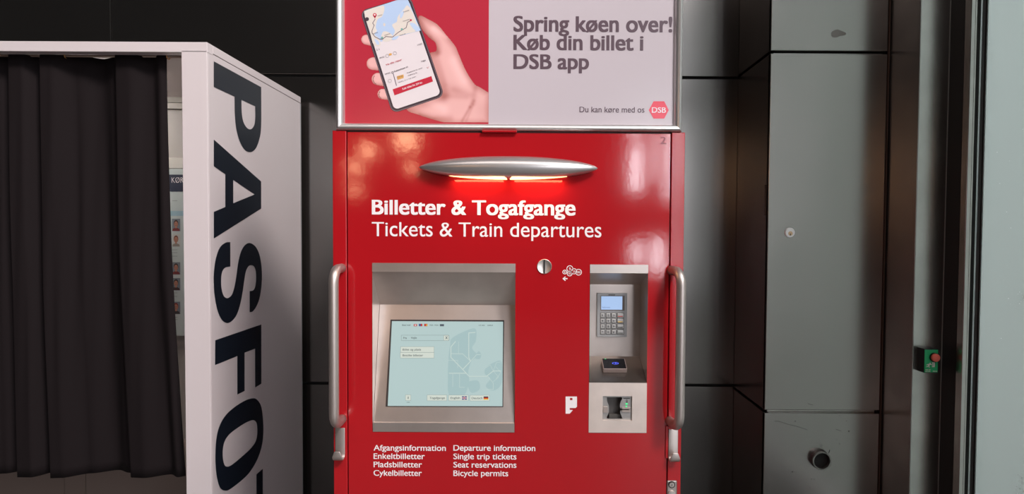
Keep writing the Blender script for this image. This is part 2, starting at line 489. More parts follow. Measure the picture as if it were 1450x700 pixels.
# green emergency exit button box
X0, Z0, X1, Z1 = rect(1308.5, 494.5, 1328, 528.5, YC - .034)
eb = empty('exit_button_box', ((X0 + X1) / 2, YC, Z0), 'black box with green face, red push button and running man symbol on the dark column', 'push button')
yf = YC - .034
MB().box(X0, X1, yf, YC, Z0, Z1, .0015).build('housing', PLAST, eb)
GRN = mat('green_sign_plate', rgb(20, 182, 112), .4)
fp = MB().box(X0 + .001, X1 - .001, yf - .0015, yf, Z0 + .003, Z1 - .003).build('face_plate', GRN, eb)
wd, ht = X1 - X0, Z1 - Z0
bc = Vector((X0 + wd * .69, yf - .0015, Z0 + ht * .66))
MB().lathe(bc, (0, -1, 0), [(0, .018), (.006, .018), (.006, .0172)], 28).build('button_collar', PLAST, eb, 'auto')
MB().lathe(bc, (0, -1, 0), [(.005, .0155), (.012, .0155), (.0138, .0135), (.0145, .0001)], 28).build('push_button', mat('red_button', rgb(255, 122, 106), .4), eb, 'auto', label='round coral red push button')
m = MB(); y_ = yf - .0019
def eP(u, v): return Vector((X0 + wd * u, y_, Z0 + ht * v))
m.add([eP(.56, .25), eP(.76, .25), eP(.76, .45), eP(.56, .45)], [(0, 1, 2, 3)])
for lp in ([(.38, .43), (.46, .43), (.46, .385), (.38, .385)], [(.30, .385), (.42, .385), (.36, .30), (.28, .32)], [(.15, .345), (.30, .385), (.30, .36), (.18, .32)], [(.42, .385), (.54, .37), (.54, .345), (.40, .345)], [(.28, .32), (.34, .31), (.28, .26), (.14, .25), (.14, .27), (.26, .29)], [(.34, .31), (.38, .29), (.38, .22), (.34, .22), (.34, .28), (.30, .31)]):
    poly3(m, [eP(*p) for p in lp])
m.build('pictogram', TXT, fp)
m = MB().add([eP(.60, .28), eP(.64, .28), eP(.64, .42), eP(.60, .42)], [(0, 1, 2, 3)])
for v in m.v: v.y -= .0003
m.build('pictogram_door', GRN, fp)
m = MB()
frame_text(m, 'TRYK HER', eP(.08, .115), X_, Z_, wd * .38, ht * .04, .02)
m.build('lettering', TXT, fp); m = MB()
frame_text(m, 'FOR DØR', eP(.08, .05), X_, Z_, wd * .38, ht * .04, .02)
m.build('lettering', TXT, fp); m = MB()
frame_text(m, 'ÅBNE', eP(.62, .06), X_, Z_, wd * .32, ht * .035, .02)
m.build('lettering', TXT, fp)

# ================================================================ PHOTO BOOTH
XB = at(296, 330, YB).x
XBL = -3.15
bo = empty('photo_booth', ((XB + XBL) / 2, YB, 0), 'white passport photo booth with tall black PASFOTO lettering on its side', 'photo booth')
zr1 = at(200, 59, YB).z; zr0 = at(200, 73.5, YB).z; zs = at(300, 71.5, YB).z
xp = at(260.5, 400, YB).x
MB().box(XBL, XB, YB, YB + .035, zr0, zr1, .0015).build('top_rail', WHITE, bo)
MB().box(XB - .02, XB, YB + .0355, YBB, zs + .0, zr1, .0015).build('top_rail', WHITE, bo)
MB().box(XBL, XB - .021, YB + .036, YBB, zr1 - .02, zr1 - .001).build('roof', WHITE, bo)
MB().box(xp, XB - .001, YB, YB + .0062, .01, zs - .001, .0015).build('front_post', WHITE, bo)
MB().box(xp, XB - .0225, YB + .0064, YB + .05, .01, zs - .002).build('post_core', WHITE, bo)
SIDE = MB().box(XB - .022, XB - .001, YB + .0064, YBB, .01, zs - .002, .001).build('side_panel', WHITE, bo)
MB().box(XB - .001, XB + .0005, YBB - .008, YBB, .01, zs - .002).build('side_edge_trim', mat('pale_edge', rgb(180, 176, 178), .3, .5), bo)
MB().box(XBL, XBL + .5, YB, YB + .03, .01, zr0).build('front_panel', WHITE, bo)
MB().box(XBL, XBL + .02, YB, YBB, .01, zr1 - .02).build('side_panel', WHITE, bo)
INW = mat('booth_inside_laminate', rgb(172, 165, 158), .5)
yi = YBB - .06
MB().box(XBL + .02, XB - .022, yi, YBB, .01, zr1 - .02).build('back_panel', INW, bo)
INL = mat('booth_lower_panel', rgb(112, 96, 88), .5)
yl = 2.25
xa, xb_ = at(90.5, 690, yl).x, at(122, 690, yl).x
be = MB().box(XBL + .02, xa, yl, yl + .3, .01, .50, .001).build('bench', INL, bo)
MB().box(xa + .003, xb_ - .003, yl, yl + .3, .01, .50, .001).build('bench_panel', INL, bo)
MB().box(xb_, XB - .022, yl, yl + .3, .01, .50, .001).build('bench_panel', INL, bo)
MB().box(xa, xb_, yl + .01, yl + .02, .01, .50).build('bench_gap', BLACK, bo)
# pale shelf bands on the inside back wall
SH = mat('booth_shelf', rgb(205, 200, 190), .45)
for (ya, yb2, m_, d_) in ((135, 146, mat('booth_shelf_grey', rgb(186, 182, 172), .5), .010), (147, 155, SH, .018), (224, 239, SH, .018)):
    X0, Z0, X1, Z1 = rect(200, ya, 262, yb2, yi)
    MB().box(X0 - .3, XB - .03, yi - d_, yi, Z0, Z1, .001).build('inner_band', m_, bo)
MB().box(XBL + .3, XB - .75, 2.2, 2.35, zr1 - .05, zr1 - .021).build('inner_lamp', mat('booth_lamp', (1, 1, 1, 1), emit=(1, .96, .92, 1), estr=20), bo)

# PASFOTO lettering printed on the side panel
def tr_(ox, oy, s, pts): return [(ox + x / s, oy + y / s) for x, y in pts]
def tl(x, u): return (x, 330 + u * (752 - x) / 449.0)
xs_ = XB + .0004
def glyph(loops):
    L2 = [[(lambda q: (q.y, q.z))(on_plane(p[0], p[1], (XB, 0, 0), X_)) for p in lp] for lp in loops]
    vs, fs = fill2d(L2)
    return MB().add([(xs_, v.x, v.y) for v in vs], fs)
s1 = 4.375
P_o = smooth_loop([(12, 30), (305, 190), (305, 430), (293, 515), (270, 572), (238, 592), (203, 578), (170, 520), (150, 440), (142, 350), (140, 248), (12, 188)], (0, 1, 10, 11))
P_i = smooth_loop([(183, 268), (268, 308), (268, 385), (260, 430), (238, 452), (213, 438), (193, 400), (184, 340)], (0, 1))
glyph([tr_(300, 80, s1, P_o), tr_(300, 80, s1, P_i)]).build('letter', NAVY, SIDE)
glyph([tr_(300, 200, s1, [(12, -10), (305, 250), (305, 418), (12, 603), (12, 438), (83, 408), (83, 205), (12, 155)]), tr_(300, 200, s1, [(132, 240), (265, 330), (132, 385)])]).build('letter', NAVY, SIDE)
S_o = [(130, 65), (95, 70), (55, 105), (28, 180), (15, 270), (13, 350), (20, 450), (40, 550), (70, 615), (105, 638), (140, 625), (175, 580), (200, 505), (217, 420), (230, 330), (241, 270), (258, 237), (278, 229), (298, 238), (310, 270), (313, 330), (305, 385), (290, 408), (267, 412), (267, 562), (290, 555), (320, 510), (342, 440), (354, 330), (350, 230), (335, 150), (308, 97), (270, 72), (235, 85), (207, 130), (188, 200), (175, 290), (162, 370), (145, 430), (125, 455), (103, 462), (80, 440), (66, 380), (66, 310), (75, 270), (95, 245), (130, 238)]
glyph([tr_(300, 330, 5, smooth_loop(S_o, (0, 23, 24, 46), 4))]).build('letter', NAVY, SIDE)
glyph([tr_(300, 450, 5.8375, [(28, 187), (408, 57), (408, 548), (357, 578), (357, 257), (270, 290), (270, 607), (210, 637), (210, 318), (26, 392)])]).build('letter', NAVY, SIDE)
O_o = [(272, 67), (300, 78), (325, 120), (337, 200), (340, 290), (330, 380), (300, 470), (250, 555), (190, 615), (120, 667), (85, 677), (55, 660), (35, 600), (25, 520), (23, 430), (30, 330), (50, 250), (90, 180), (150, 125), (220, 82)]
O_i = [(272, 212), (292, 225), (299, 255), (299, 310), (285, 360), (250, 405), (190, 460), (130, 508), (100, 519), (82, 505), (72, 460), (73, 400), (85, 350), (115, 305), (170, 262), (230, 225)]
glyph([tr_(300, 550, 4.6667, smooth_loop(O_o)), tr_(300, 550, 4.6667, smooth_loop(O_i))]).build('letter', NAVY, SIDE)
glyph([[tl(372, 395), tl(372, 498), tl(363, 498), tl(363, 464), tl(304, 464), tl(304, 428), tl(363, 428), tl(363, 395)]]).build('letter', NAVY, SIDE)
yn, yfz = on_plane(304, 330, (XB, 0, 0), X_).y, on_plane(372, 330, (XB, 0, 0), X_).y
zc_ = on_plane(303, 330 + 563, (XB, 0, 0), X_).z; cy_ = (yn + yfz) / 2; ry_ = (yfz - yn) / 2
v2, f2 = fill2d([ring2d(cy_, zc_, ry_, 40, .143), ring2d(cy_, zc_, ry_ * .70, 40, .062)])
MB().add([(xs_, v.x, v.y) for v in v2], f2).build('letter', NAVY, SIDE)

# curtain rod with the curtain hung on rings
rod = MB().tube([(XBL + .02, YB + .065, at(100, 79.5, YB + .065).z), (XB - .025, YB + .065, at(100, 79.5, YB + .065).z)], .0045, 12).build('curtain_rod', mat('rod_metal', (.30, .22, .18, 1), .35, 1.), bo, True)
YCU = 1.93
drop = YCU * 349 / 760.0
cu = empty('booth_curtain', (at(120, 300, YCU).x, YCU, 1.5 - drop), 'black pleated fabric curtain hanging on brass rings across the booth entrance', 'curtain')
tab = [(-330, 679), (-300, 684), (-270, 674), (-235, 685), (-200, 673), (-170, 684), (-130, 674), (-95, 685), (-60, 673), (-30, 684), (0, 679), (27, 672), (29, 684.5), (47, 684.5), (75, 671.5), (77.5, 685.5), (91, 685), (122, 678), (153, 673), (176, 677), (190, 684), (207, 684.5), (238, 679), (254, 683), (263, 681)]
def fold(x):
    for (a, ya), (b, yb3) in zip(tab[:-1], tab[1:]):
        if a <= x <= b:
            t = (x - a) / (b - a); t = t * t * (3 - 2 * t)
            return ya + (yb3 - ya) * t
    return tab[-1][1]
xsamp = []
x = -330.0
while x <= 263:
    xsamp.append(x); x += 1.5 if not (26 < x < 30 or 74 < x < 79) else .5
m = MB(); NR = 40
ztop = at(120, 78, YCU).z; zbot = 1.5 - drop
hooks = (24, 92.5, 187.5)
for r_ in range(NR + 1):
    t = r_ / NR
    for x in xsamp:
        yy = fold(x)
        dep = drop * 760 / (yy - 330) - YCU
        # right edge drifts outward towards the hem
        xt = -20 + (x + 20) * (262.5 / 283)
        k = t ** .8
        xx = xt + (x - xt) * (t ** 1.9)
        amp = .78 + .22 * k
        if x > 180: xx += 0
        wob = .003 * math.sin(x * .11 + 5 * t) + .002 * math.sin(x * .31 + 9 * t)
        z = ztop + (zbot - ztop) * t
        if t < .06:
            sag = min(abs(xx - h_) for h_ in (-60, 24, 117, 187, 242))
            z -= (1 - t / .06) * (.006 * min(sag, 26) / 26)
        m.v.append(Vector(((xx - PX) / F * YCU * 1.0, YCU + dep * amp + wob * (1 - abs(2 * t - 1)), z)))
n = len(xsamp)
for r_ in range(NR):
    for i in range(n - 1):
        m.f.append((r_ * n + i, r_ * n + i + 1, (r_ + 1) * n + i + 1, (r_ + 1) * n + i))
cl = m.build('curtain_cloth', FABRIC, cu, True)
sm = cl.modifiers.new('thickness', 'SOLIDIFY'); sm.thickness = .0015
hz = at(100, 79.5, YB + .065).z
for hx in (-60, 24, 92.5, 187.5, 237):
    cx_ = at(hx, 79, YB + .06).x
    pts = [(cx_, YB + .065 + .009 * math.cos(a), hz + .009 * math.sin(a)) for a in [2 * math.pi * i / 16 for i in range(17)]]
    MB().tube(pts, .0018, 8, False).build('curtain_ring', BRASS, cu, True)

# sample photo board on the inside back wall
yb_ = yi - .02
X0, Z0, X1, Z1 = rect(236, 239.5, 300, 476, yb_)
X0 -= .1
sb = empty('sample_photo_board', ((X0 + X1) / 2, yb_, Z0), 'pale information board with sample portrait photos inside the booth behind the curtain edge', 'notice board')
MB().box(X0, X1, yb_ - .001, yi, Z0, Z1, .001).build('board', mat('board_pale', rgb(196, 204, 200), .4), sb)
m = MB(); a = rect(236, 247.5, 300, 271.5, yb_ - .002)
hd = MB().box(X0, X1, yb_ - .002, yb_ - .001, a[1], a[3]).build('header_band', mat('header_navy', rgb(50, 55, 72), .4), sb)
m = MB(); wall_text(m, 'KØREKORT', 243, 287, 259.0, 251.5, yb_ - .0026, 0)
m.build('lettering', TXT, hd)
m = MB(); quadY(m, 236, 299, 300, 306, yb_ - .0014); m.build('blue_band', mat('board_blue', rgb(160, 190, 200), .4), sb)
PB = mat('portrait_backdrop', rgb(120, 128, 134), .5); SK = mat('portrait_skin', rgb(190, 128, 105), .6)
for k, (ya, hair, shirt) in enumerate(((310, (70, 50, 42), (130, 50, 50)), (332, (120, 75, 50), (150, 140, 130)), (371.5, (62, 45, 40), (120, 45, 45)), (394, (50, 38, 36), (70, 45, 45)), (427.5, (140, 50, 40), (60, 50, 55)))):
    ph = MB(); quadY(ph, 243.5, ya, 255.3, ya + 17.5, yb_ - .0016)
    ph = ph.build('portrait_photo', PB if k != 1 else mat('portrait_backdrop_pale', rgb(200, 198, 192), .5), sb)
    cx_, cy_ = 249.2, ya + 7.2
    m = MB(); polyY(m, ring2d(cx_, cy_ - .6, 3.3, 20, 5.0), yb_ - .0019); m.build('hair', mat('hair_%d' % k, rgb(*hair), .7), ph)
    m = MB(); polyY(m, [(cx_ - 5.2, ya + 17.3), (cx_ - 4.6, ya + 14.2), (cx_ - 1.6, ya + 12.8), (cx_ + 1.6, ya + 12.8), (cx_ + 4.6, ya + 14.2), (cx_ + 5.4, ya + 17.3)], yb_ - .0019); m.build('shirt', mat('shirt_%d' % k, rgb(*shirt), .7), ph)
    m = MB(); polyY(m, ring2d(cx_, cy_ + .4, 2.7, 20, 4.0), yb_ - .0022); quadY(m, cx_ - 1.2, cy_ + 3, cx_ + 1.2, ya + 13.4, yb_ - .0022); m.build('face', SK, ph)
    m = MB()
    for sx in (-1.1, 1.1): polyY(m, ring2d(cx_ + sx, cy_ - .3, .45, 8, .3), yb_ - .0025)
    strokeP(m, [(cx_ - .9, cy_ + 2.4), (cx_ + .9, cy_ + 2.4)], .35, lambda x, y: at(x, y, yb_ - .0025))
    strokeP(m, [(cx_, cy_ + .2), (cx_ - .2, cy_ + 1.3)], .25, lambda x, y: at(x, y, yb_ - .0025))
    m.build('features', mat('portrait_dark', rgb(80, 45, 40), .7), ph)
m = MB()
for y in (284.5, 354, 358, 363, 449.5, 453, 415, 420):
    strokeP(m, [(244, y), (251, y)], .5, lambda x, y: at(x, y, yb_ - .0016))
m.build('small_print', mat('small_print_grey', rgb(120, 125, 125), .6), sb, kind='stuff')

# ================================================================ TICKET MACHINE
xl0, xr1 = at(471.5, 400, YM).x, at(967.5, 400, YM).x
zt = at(720, 186.3, YM).z
tm = empty('ticket_machine', ((xl0 + xr1) / 2, YM + .35, 0), 'large red train ticket machine with steel screen recess, card terminal and white lettering', 'ticket machine')
MB().box(xl0 + .002, xr1 - .002, YM + .10, YM + .70, .02, zt - .002).build('body', RED, tm)
MB().box(xl0 + .03, xr1 - .03, YM + .06, YM + .66, 0, .02).build('plinth', DARKF, tm)
xd0, xd1 = at(492.8, 400, YM).x, at(946.8, 400, YM).x
sx0, sz0, sx1, sz1 = rect(527.5, 373, 729.5, 612, YM)
cx0, cz0, cx1, cz1 = rect(834.5, 375, 916.5, 613, YM)
zd = at(720, 188.6, YM).z
plate_with_holes(MB(), xd0, xd1, .03, zd, [(sx0, sz0, sx1, sz1), (cx0, cz0, cx1, cz1)], YM, YM + .02).build('door', RED, tm)
door = [o for o in tm.children if o.name.startswith('door')][0] if False else C.objects['door']
MB().box(xl0, xd0 - .0035, YM, YM + .11, .02, zt, .0015).build('side_strip', RED, tm)
MB().box(xd1 + .0035, xr1, YM, YM + .11, .02, zt, .0015).build('side_strip', REDG, tm, label='red textured side strip')
MB().box(xl0 + .01, xr1 - .01, YM + .021, YM + .03, .03, zt - .01).build('joint_backing', BLACK, tm) if False else None
MB().box(xd0 - .0035, xd0, YM + .008, YM + .03, .03, zt - .002).build('joint', mat('joint_dark_red', rgb(60, 10, 12), .6), tm)
MB().box(xd1, xd1 + .0035, YM + .008, YM + .03, .03, zt - .002).build('joint', mat('joint_dark_red', None), tm)
MB().box(xd0, xd1, YM + .004, YM + .03, zd, zt).build('joint', mat('joint_dark_red', None), tm)
X0, Z0, X1, Z1 = rect(683, 185.5, 732, 189.6, YM)
MB().box(X0, X1, YM - .010, YM, Z0 + .002, Z1, .001).build('catch_lip', RED, tm)

# lettering
m = MB()
wall_text(m, 'Billetter & Togafgange', 526.5, 815, 304.3, 284.3, YM - .0005, .026)
m.build('lettering', TXT, tm)
m = MB(); wall_text(m, 'Tickets & Train departures', 526.5, 851.5, 335.4, 315.6, YM - .0005, .004)
m.build('lettering', TXT, tm)
for (l, x0, x1, y) in (('Afgangsinformation', 529, 631.3, 638.6), ('Enkeltbilletter', 529, 601.5, 650.4), ('Pladsbilletter', 529, 597.6, 662.2), ('Cykelbilletter', 529, 597.3, 674.2), ('Departure information', 642, 758, 638.8), ('Single trip tickets', 642, 731.3, 650.8), ('Seat reservations', 642, 731.2, 662.6), ('Bicycle permits', 642, 719.6, 674.6)):
    m = MB(); wall_text(m, l, x0, x1, y, y - 7.7, YM - .0005, .013); m.build('lettering', TXT, tm)
m = MB(); wall_text(m, '2', 935, 943.3, 204, 194, YM - .0005, .02); m.build('lettering', GREYTXT, tm, label='faded grey figure 2')

# coin symbols, arrow, ticket symbol
for x, y, r, tx, w in ((799.7, 385.5, 3.2, '1', 1.2), (806.9, 380.7, 4.7, '5', 2.8), (806.6, 387.6, 3.9, '10', 3.6), (812.8, 384.4, 4.2, '2', 2.4), (819.3, 385.7, 4.6, '20', 4.8)):
    m = MB(); polyY(m, ring2d(x, y, r), YM - .0005, holes=[ring2d(x, y, r - .95)])
    c = at(x - w / 2, y + 1.5, YM - .0005)
    frame_text(m, tx, c, X_, Z_, w * YM / F, 3.0 * YM / F, .02)
    m.build('coin_symbol', TXT, tm)
m = MB(); polyY(m, [(796.4, 394.8), (800.2, 391.6), (801.3, 392.5), (799.3, 394.0), (803.8, 394.0), (803.8, 395.6), (799.3, 395.6), (801.3, 397.2), (800.2, 398.2)], YM - .0005)
m.build('arrow_symbol', TXT, tm)
m = MB(); q = lambda x, y: (790 + x / 7.78, 530 + y / 7.78)
polyY(m, [q(85, 248), q(210, 248), q(210, 360), q(195, 375), q(130, 375), q(130, 395), q(165, 397), q(130, 437), q(85, 437)], YM - .0005, holes=[[q(133, 263), q(160, 263), q(160, 288), q(133, 288)]])
m.build('ticket_symbol', TXT, tm)

# coin slot
c = at(770.8, 377.6, YM)
cs = MB().lathe(c, (0, -1, 0), [(0, .0190), (.0022, .0188), (.003, .0178), (.0026, .0165), (.0012, .012), (.0006, .006), (.0005, .0002)], 40).build('coin_slot', mat('polished_steel', (.72, .65, .60, 1), .38, 1.), tm, 'auto', label='round steel coin slot')
MB().box(c.x - .0016, c.x + .0016, YM - .0052, YM, c.z - .0175, c.z + .0175).build('slot', BLACK, cs)

# spindle shaped lamp on the door
ca, cb = at(594.8, 238, YM), at(845.5, 239.5, YM)
z_c = (ca.z + cb.z) / 2; xm = (ca.x + cb.x) / 2; hw = (cb.x - ca.x) / 2; hh = .0290
lh = MB(); NS, NA = 72, 32
for i in range(NS + 1):
    t = -math.cos(math.pi * i / NS)
    r = (1 - abs(t) ** 2.15) ** .62 if abs(t) < 1 else 0
    for j in range(NA):
        a = 2 * math.pi * j / NA
        cz = math.sin(a); cy_ = math.cos(a)
        lh.v.append(Vector((xm + t * hw, YM - .012 + (cy_ * .036 if cy_ < 0 else cy_ * .012) * max(r, .004), z_c + cz * hh * max(r, .004))))
for i in range(NS):
    for j in range(NA):
        j2 = (j + 1) % NA
        lh.f.append((i * NA + j, (i + 1) * NA + j, (i + 1) * NA + j2, i * NA + j2))
lamp = lh.build('lamp_housing', SILVER, tm, True, label='silver spindle shaped lamp housing')
LENS = mat('warm_lamp_lens', (1, .85, .6, 1), .3, emit=(1.0, .64, .27, 1), estr=3.2)
def surf(x, ang):
    t = (x - xm) / hw; r = (1 - abs(t) ** 2.15) ** .62
    return Vector((x, YM - .012 - (.036 if math.cos(ang) > 0 else .014) * 1.02 * r * math.cos(ang), z_c - hh * 1.02 * r * math.sin(ang)))
for xa_, xb2, rev in ((634.5, 717.5, 0), (721.8, 803.5, 1)):
    m = MB(); n_ = 26
    A0, B0 = at(xa_, 254, YM - .03).x, at(xb2, 254, YM - .03).x
    for i in range(n_ + 1):
        s = i / n_; x = A0 + (B0 - A0) * s
        u = s if not rev else 1 - s              # 1 at the middle of the lamp
        lo, hi = math.radians(128), math.radians(84 - 29 * min(1, u * 1.25) ** .5 * (1 if u < .96 else (1 - u) / .04 * .6 + .4))
        for k in range(7):
            m.v.append(surf(x, lo + (hi - lo) * k / 6))
    for i in range(n_):
        for k in range(6): m.f.append((i * 7 + k, i * 7 + 7 + k, i * 7 + 8 + k, i * 7 + 1 + k))
    m.build('lamp_lens', LENS, lamp, True, label='glowing warm light slit')
    area('machine_lamp_light', ((A0 + B0) / 2, YM - .020, z_c - hh - .0010), ((A0 + B0) / 2, YM - .012, z_c - hh - .12), (B0 - A0) * .86, .030, .15, (1, .58, .26))

# ---- screen recess
YD = YM + .064
zA, zB = at(628, 385.5, YM).z, at(628, 432, YD).z
zC2, zD = at(628, 598, YM + .003).z, sz0
def recess(name, X0, X1, prof, mt, parent, **kw):
    m = MB()
    for (a, b), (c_, d) in zip(prof[:-1], prof[1:]):
        m.add([(X0, a, b), (X1, a, b), (X1, c_, d), (X0, c_, d)], [(0, 1, 2, 3)])
    return m, m.build(name, mt, parent, **kw)
_, sr = recess('screen_recess', sx0, sx1, [(YM + .02, sz1), (YM - .0015, sz1), (YM - .0015, zA), (YM + .001, zA - .0008), (YD, zB)], STEEL, tm)
for X in (sx0 + .0003, sx1 - .0003): MB().add([(X, YM - .0015, zA), (X, YD + .001, zB), (X, YM - .0015, sz0)], [(0, 1, 2)]).build('recess_side', STEEL, sr)
_, sp = recess('screen_plate', sx0 + .001, sx1 - .001, [(YD, zB), (YM + .003, zC2), (YM - .0015, zC2 - .001), (YM - .0015, sz0), (YM + .02, sz0)], STEEL, sr)
# plane of the tilted plate
p0 = Vector((0, YD, zB)); dn = Vector((0, YM + .003 - YD, zC2 - zB)).normalized(); upv = -dn
nrm = X_.cross(upv).normalized()
if nrm.y > 0: nrm = -nrm
def scr(x, y, lift=0.): return on_plane(x, y, p0 + nrm * lift, nrm)
def zz(a, b): return (540 + a / 4.668, 440 + b / 4.668)
def sq(mb, x0, y0, x1, y1, lift):
    return mb.add([scr(x0, y1, lift), scr(x1, y1, lift), scr(x1, y0, lift), scr(x0, y0, lift)], [(0, 1, 2, 3)])
# frame of the glass: raised dark rim painted as its inner shadow
co = [(553.0, 452.8), (713.9, 453.6), (712.6, 576.8), (546.0, 576.2)]
ci = [(555.0, 455.0), (712.4, 455.8), (711.4, 575.6), (549.0, 575.2)]
m = MB()
V = [scr(*p, .0002) for p in co] + [scr(*p, .0016) for p in co] + [scr(*p, .0016) for p in ci] + [scr(*p, .0002) for p in ci]
fs = []
for k in range(4):
    k2 = (k + 1) % 4
    fs += [(k, k2, 4 + k2, 4 + k), (4 + k, 4 + k2, 8 + k2, 8 + k), (8 + k, 8 + k2, 12 + k2, 12 + k)]
m.add(V, fs).build('screen_rim_shadow', mat('rim_shadow_dark', rgb(52, 44, 42), .5), sp)
def emat(name, c, s=1.0):
    return mat(name, (c[0] * .1, c[1] * .1, c[2] * .1, 1), .35, emit=c, estr=s)
SC = emat('screen_glow', rgb(180, 203, 202), .86)
m = MB().add([scr(*p, .0008) for p in ci][::-1], [(0, 1, 2, 3)])
m.build('touch_screen', SC, sp, label='lit pale blue touch screen')
LAND = emat('screen_land', rgb(166, 193, 194), .86); LINE = emat('screen_line', rgb(196, 212, 206), .88)
BTN = emat('screen_button', rgb(208, 216, 206), .88); INK = emat('screen_ink', rgb(92, 104, 104), .85); MID = emat('screen_border', rgb(120, 140, 140), .85)
m = MB()
for lp in ([(470, 180), (580, 125), (625, 125), (625, 200), (600, 250), (640, 300), (600, 330), (575, 400), (580, 470), (545, 560), (450, 560), (440, 440), (445, 300), (455, 230)],
           [(580, 470), (640, 465), (650, 520), (600, 545), (575, 510)], [(690, 380), (740, 345), (795, 340), (795, 480), (740, 530), (690, 500), (720, 450), (685, 420)], [(640, 270), (660, 290), (650, 320), (620, 315)]):
    vs, fs = fill2d([smooth_loop([zz(*p) for p in lp])])
    MB().add([scr(v.x, v.y, .0010) for v in vs], fs).build('screen_map', LAND, sp)
m = MB(); fs_ = lambda x, y: scr(x, y, .0012)
for pts, w in (([(620, 145), (578, 148), (578, 310), (590, 335), (538, 390)], 1.1), ([(490, 205), (460, 240), (460, 310), (538, 390), (580, 435), (695, 435), (740, 400), (790, 400)], 1.1), ([(460, 285), (538, 287), (590, 335), (630, 292), (655, 292)], .7), ([(448, 415), (560, 415)], 1.1), ([(472, 420), (472, 505)], .5), ([(517, 420), (517, 508), (550, 508)], .5), ([(510, 205), (510, 285)], .4), ([(440, 330), (505, 330), (505, 380)], .4), ([(740, 400), (700, 430), (740, 480), (740, 522), (695, 522)], .5), ([(690, 380), (720, 360), (740, 400), (760, 345), (790, 340)], .4), ([(740, 400), (775, 440), (740, 470)], .4), ([(755, 370), (790, 410), (760, 450)], .4)):
    strokeP(m, [zz(*p) for p in pts], w, fs_)
m.build('screen_map_lines', LINE, sp)
m = MB(); m2 = MB()
for (a, b, c, d) in ((128, 240, 348, 276), (126, 278, 348, 314), (413, 165, 446, 198), (160, 558, 194, 595), (303, 559, 432, 596), (445, 560, 574, 596), (586, 561, 714, 597)):
    p, q2 = zz(a, b), zz(c, d)
    sq(MB(), p[0] - .3, p[1] - .3, q2[0] + .3, q2[1] + .3, .0012).build('screen_border', MID, sp); sq(MB(), p[0], p[1], q2[0], q2[1], .0014).build('screen_button', BTN, sp)
p, q2 = zz(132, 163), zz(446, 199)
for a_ in ([(p[0], p[1]), (q2[0], p[1])], [(p[0], q2[1]), (q2[0], q2[1])], [(p[0], p[1]), (p[0], q2[1])], [(q2[0], p[1]), (q2[0], q2[1])]):
    strokeP(m2, a_, .35, lambda x, y: scr(x, y, .0015))
m2.build('search_field_border', MID, sp)
m = MB()
def stx(body, x0, x1, base, cap, bold=0.01):
    a = scr(*zz(x0, base), .0018); b = scr(*zz(x1, base), .0018); c = scr(*zz(x0, base - cap), .0018)
    frame_text(m, body, a, (b - a).normalized(), upv, (b - a).length, (c - a).length, bold)
for t_ in (('Betal med', 137, 192, 101, 10), ('VISA', 318, 344, 101, 9), ('VISA', 350, 378, 101, 9), ('Fra', 145, 168, 188, 13), ('Vejle', 195, 234, 187, 13), ('Billet og plads', 140, 262, 265, 13), ('Bestilte billetter', 140, 276, 303, 13), ('x', 422, 439, 189, 24), ('i', 174, 180, 584, 16), ('Togafgange', 318, 420, 585, 13), ('English', 457, 520, 585, 13), ('Deutsch', 596, 668, 586, 13), ('17:45', 645, 682, 102, 8), ('18/03', 702, 736, 102, 8), ('Info', 168, 188, 610, 6)):
    m = MB(); stx(*t_); m.build('screen_lettering', INK, sp)
def chip(nm, c, a, b, c2, d, lift=.0018):
    m = MB(); p, q2 = zz(a, b), zz(c2, d); sq(m, p[0], p[1], q2[0], q2[1], lift); return m.build(nm, emat(nm + '_ink', c, .85), sp)
RD, BL_, GD = rgb(190, 50, 50), rgb(60, 80, 140), rgb(220, 170, 60)
chip('danish_card_mark', RD, 214, 90, 236, 104); chip('danish_card_mark_centre', rgb(235, 235, 235), 220, 94, 230, 100, .0020)
chip('card_mark_blue', BL_, 248, 88, 260, 104); chip('card_mark_red', RD, 260, 88, 271, 104, .0019)
chip('card_mark_red_wide', RD, 283, 88, 305, 104); chip('card_mark_gold', GD, 295, 91, 305, 102, .0020)
chip('card_mark_grey', rgb(80, 90, 100), 387, 90, 414, 104)
chip('flag_black', rgb(40, 35, 35), 676, 569, 707, 576); chip('flag_red', rgb(205, 45, 40), 676, 576, 707, 583); chip('flag_gold', rgb(225, 185, 60), 676, 583, 707, 590)
chip('flag_blue', rgb(70, 80, 130), 533, 567, 565, 590); chip('flag_cross', rgb(230, 220, 225), 546, 567, 552, 590, .0020); chip('flag_cross_bar', rgb(230, 220, 225), 533, 575, 565, 582, .0020)
chip('flag_red_cross', rgb(190, 60, 70), 547.5, 567, 550.5, 590, .0022); chip('flag_red_bar', rgb(190, 60, 70), 533, 577, 565, 580, .0022)

